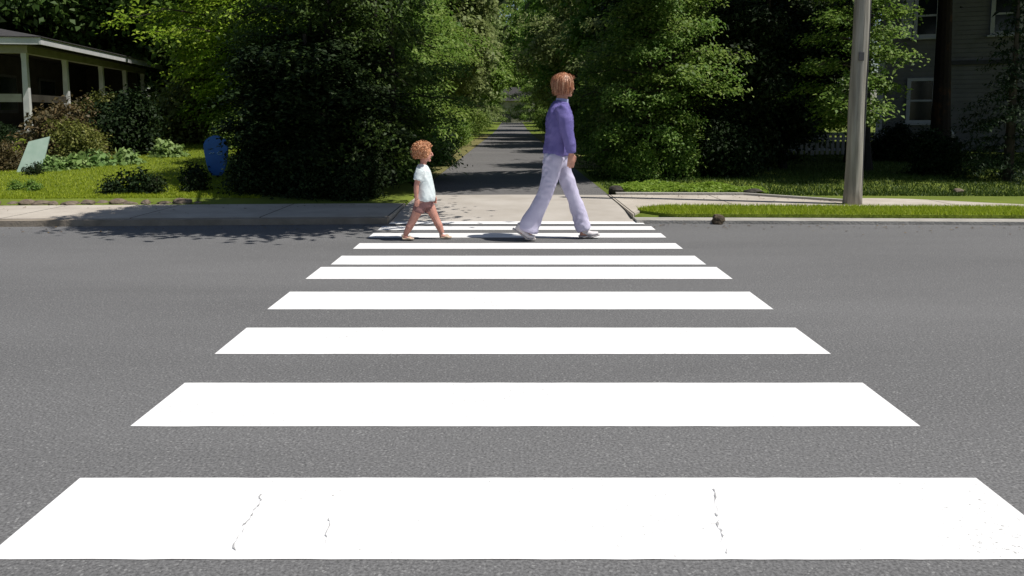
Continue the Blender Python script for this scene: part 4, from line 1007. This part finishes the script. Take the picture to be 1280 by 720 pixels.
def person_child():
    x0 = (529 - 640) * .00812; y0 = 8.13
    E = empty('person', (x0, y0, 0.005), 0, 'small child with ginger curls walking right in white T-shirt and bare legs', 'person')
    hc = (.005, 0, .885); s = .84; yaw = R(8)
    mb = MB(); sp = head(mb, hc, s, yaw)
    mb.tube([(-.005, 0, .73), (0, 0, .78), (.004, 0, .83)], [(.036, .034), (.032, .032), (.034, .034)], 12, side=(0, 1, 0))
    mb.tube([(.0, 0, .37), (.012, 0, .44), (.012, 0, .53), (-.002, 0, .64), (-.01, 0, .70), (-.006, 0, .745)], [(.08, .066), (.082, .07), (.08, .07), (.08, .06), (.068, .048), (.036, .036)], 16, side=(0, 1, 0))
    nl = [(-.015, -.045, .40), (-.055, -.047, .31), (-.10, -.05, .215), (-.145, -.05, .135), (-.185, -.05, .058)]
    fl = [(.015, .045, .40), (.065, .047, .31), (.11, .05, .215), (.148, .05, .135), (.18, .05, .055)]
    for L in (nl, fl): mb.tube(L, [.060, .054, .041, .039, .026], 12)
    mb.tube([(-.188, -.05, .055), (-.205, -.05, .035), (-.15, -.052, .022), (-.115, -.052, .018)], [.024, .024, (.026, .016), (.02, .011)], 10, side=(0, 1, 0))
    mb.tube([(.18, .05, .052), (.165, .05, .03), (.22, .052, .022), (.255, .052, .02)], [.024, .024, (.026, .016), (.02, .011)], 10, side=(0, 1, 0))
    na = [(-.015, -.085, .715), (-.04, -.115, .64), (-.058, -.122, .565), (-.062, -.12, .50), (-.06, -.115, .43)]
    fa = [(-.015, .085, .715), (.01, .115, .64), (.03, .122, .565), (.06, .12, .50), (.085, .115, .44)]
    for A in (na, fa): mb.tube(A, [.034, .031, .027, .025, .019], 10)
    hand(mb, (-.06, -.115, .435), (.0, .02, -1), (1, .2, 0), (-.2, 1, 0), .58, .35)
    hand(mb, (.085, .115, .445), (.25, -.02, -1), (1, -.2, 0), (-.2, -1, 0), .58, .35)
    me = remesh(mb.mesh('body'), .0042, 3); paint_faces(me, sp)
    link('body', smooth(me), [M['skin_child'], M['eye'], M['lip']], E)
    mb = MB()
    mb.tube([(.014, 0, .405), (.016, 0, .44), (.014, 0, .53), (.0, 0, .64), (-.008, 0, .705), (-.006, 0, .75), (-.003, 0, .768)], [(.112, .102), (.112, .103), (.104, .096), (.103, .086), (.098, .073), (.062, .052), (.042, .04)], 20, side=(0, 1, 0))
    for A in (na, fa):
        A2 = [Vector(p) for p in A]; mb.tube([A2[0], A2[0].lerp(A2[1], .6), A2[1].lerp(A2[2], .35)], [.05, .050, .048], 12)
    me = remesh(mb.mesh('shirt'), .008, 5); displace(me, .006, 8, (1, 1, .5), 21); folds(me, .011, 20, (.35, .3, -.9), 23, 6); folds(me, .007, 26, (.9, .3, .3), 25, 5)
    link('shirt', smooth(me), M['tee'], E)
    mb = MB()
    mb.tube([(.0, 0, .34), (.006, 0, .40), (.012, 0, .46)], [(.098, .085), (.10, .088), (.098, .086)], 16, side=(0, 1, 0))
    mb.tube([(-.012, -.046, .40), (-.045, -.05, .315), (-.055, -.05, .29)], [(.06, .068), (.06, .066), (.06, .066)], 14, side=(0, 1, 0))
    mb.tube([(.015, .046, .40), (.055, .05, .315), (.067, .05, .29)], [(.06, .066), (.058, .062), (.058, .062)], 14, side=(0, 1, 0))
    me = remesh(mb.mesh('shorts'), .008, 4); displace(me, .007, 14, (1, 1, .8), 31)
    link('shorts', smooth(me), M['shorts'], E)
    for dx, y in ((0, -.052), (.375, .052)):
        m = MB(); m.tube([(-.215 + dx, y, .016), (-.17 + dx, y, .014), (-.13 + dx, y, .014), (-.098 + dx, y, .014)], [(.027, .012), (.028, .012), (.032, .012), (.022, .011)], 12, side=(0, 1, 0))
        m.tube([(-.15 + dx, y - .03, .018), (-.145 + dx, y, .043), (-.15 + dx, y + .03, .018)], [(.02, .006)] * 3, 8, side=(1, 0, 0))
        m.tube([(-.205 + dx, y - .024, .045), (-.222 + dx, y, .05), (-.205 + dx, y + .024, .045)], [(.013, .006)] * 3, 8, side=(0, 0, 1))
        m.tube([(-.215 + dx, y, .02), (-.219 + dx, y, .05)], [(.022, .008), (.02, .007)], 8, side=(0, 1, 0))
        link('sandal', smooth(remesh(m.mesh('sandal'), .005, 2)), M['sandal'], E)
    c = Vector(hc); mb = MB(); rr = random.Random(9)
    mb.ball(c + Vector((-.016, 0, .022)), (.092, .088, .082), 3)
    for i in range(240):
        d = Vector((rr.gauss(0, 1), rr.gauss(0, 1), rr.gauss(0, 1))).normalized()
        if d.x > .60 and d.z < .45: continue
        if d.z < -.72: continue
        p = c + Vector((-.014, 0, .018)) + Vector((d.x * .096, d.y * .092, d.z * .088)); r = rr.uniform(.012, .018)
        mb.ball(p, (r, r, r), 2)
    me = remesh(mb.mesh('hair'), .005, 1); displace(me, .003, 60, (1, 1, 1), 41)
    ho = link('hair', smooth(me), M['curls'], E)
    paths = []
    for i in range(900):
        d = Vector((rr.gauss(0, 1), rr.gauss(0, 1), rr.gauss(0, 1))).normalized()
        if (d.x > .58 and d.z < .5) or d.z < -.7: continue
        b0 = c + Vector((-.014, 0, .018)) + Vector((d.x * .098, d.y * .094, d.z * .09)); u = d.cross(Vector((rr.random(), rr.random(), rr.random() + .1))).normalized(); w = d.cross(u)
        ph = rr.uniform(0, 6); p = []
        for k in range(8):
            an = ph + k * .9; p.append(b0 + d * (.002 + .0035 * k) + (u * math.cos(an) + w * math.sin(an)) * .008)
        paths.append(p)
    strands('curl', paths, .0034, M['curl_lock'], ho)
person_adult(); person_child()

# ------------------------------------------------------------------ light, sky, camera
SUN_EL, SUN_AZ = R(61), R(-16)        # azimuth measured from +x towards +y
d = Vector((math.cos(SUN_EL) * math.cos(SUN_AZ), math.cos(SUN_EL) * math.sin(SUN_AZ), math.sin(SUN_EL)))
sl = bpy.data.lights.new('sun', 'SUN'); sl.energy = 4.8; sl.angle = R(0.5); sl.color = (1.0, 0.955, 0.89)
so = bpy.data.objects.new('sun', sl); COL.objects.link(so); so.rotation_euler = d.to_track_quat('Z', 'Y').to_euler(); so.location = (20, 10, 40)
w = bpy.data.worlds.new('World'); S.world = w; w.use_nodes = True; t = w.node_tree
sky = t.nodes.new('ShaderNodeTexSky'); sky.sky_type = 'NISHITA'; sky.sun_disc = False
sky.sun_elevation = SUN_EL; sky.sun_rotation = PI / 2 - SUN_AZ
bg = t.nodes['Background']; bg.inputs[1].default_value = 0.068; t.links.new(sky.outputs[0], bg.inputs[0])

cam = bpy.data.cameras.new('camera'); co = bpy.data.objects.new('camera', cam); COL.objects.link(co)
co.location = (0, 0, CAMH); co.rotation_euler = (R(90) - PITCH, 0, 0)
cam.sensor_width = 36; cam.lens = FPX / 1280 * 36; cam.shift_y = -(360 - CYP) / 1280; cam.clip_end = 1500; cam.clip_start = .05
S.camera = co
S.view_settings.view_transform = 'Standard'; S.view_settings.look = 'None'; S.view_settings.exposure = 0.0; S.view_settings.gamma = 1
S.view_settings.use_curve_mapping = False
S.cycles.use_denoising = True; S.cycles.max_bounces = 6; S.cycles.diffuse_bounces = 3; S.cycles.transmission_bounces = 3; S.cycles.transparent_max_bounces = 4
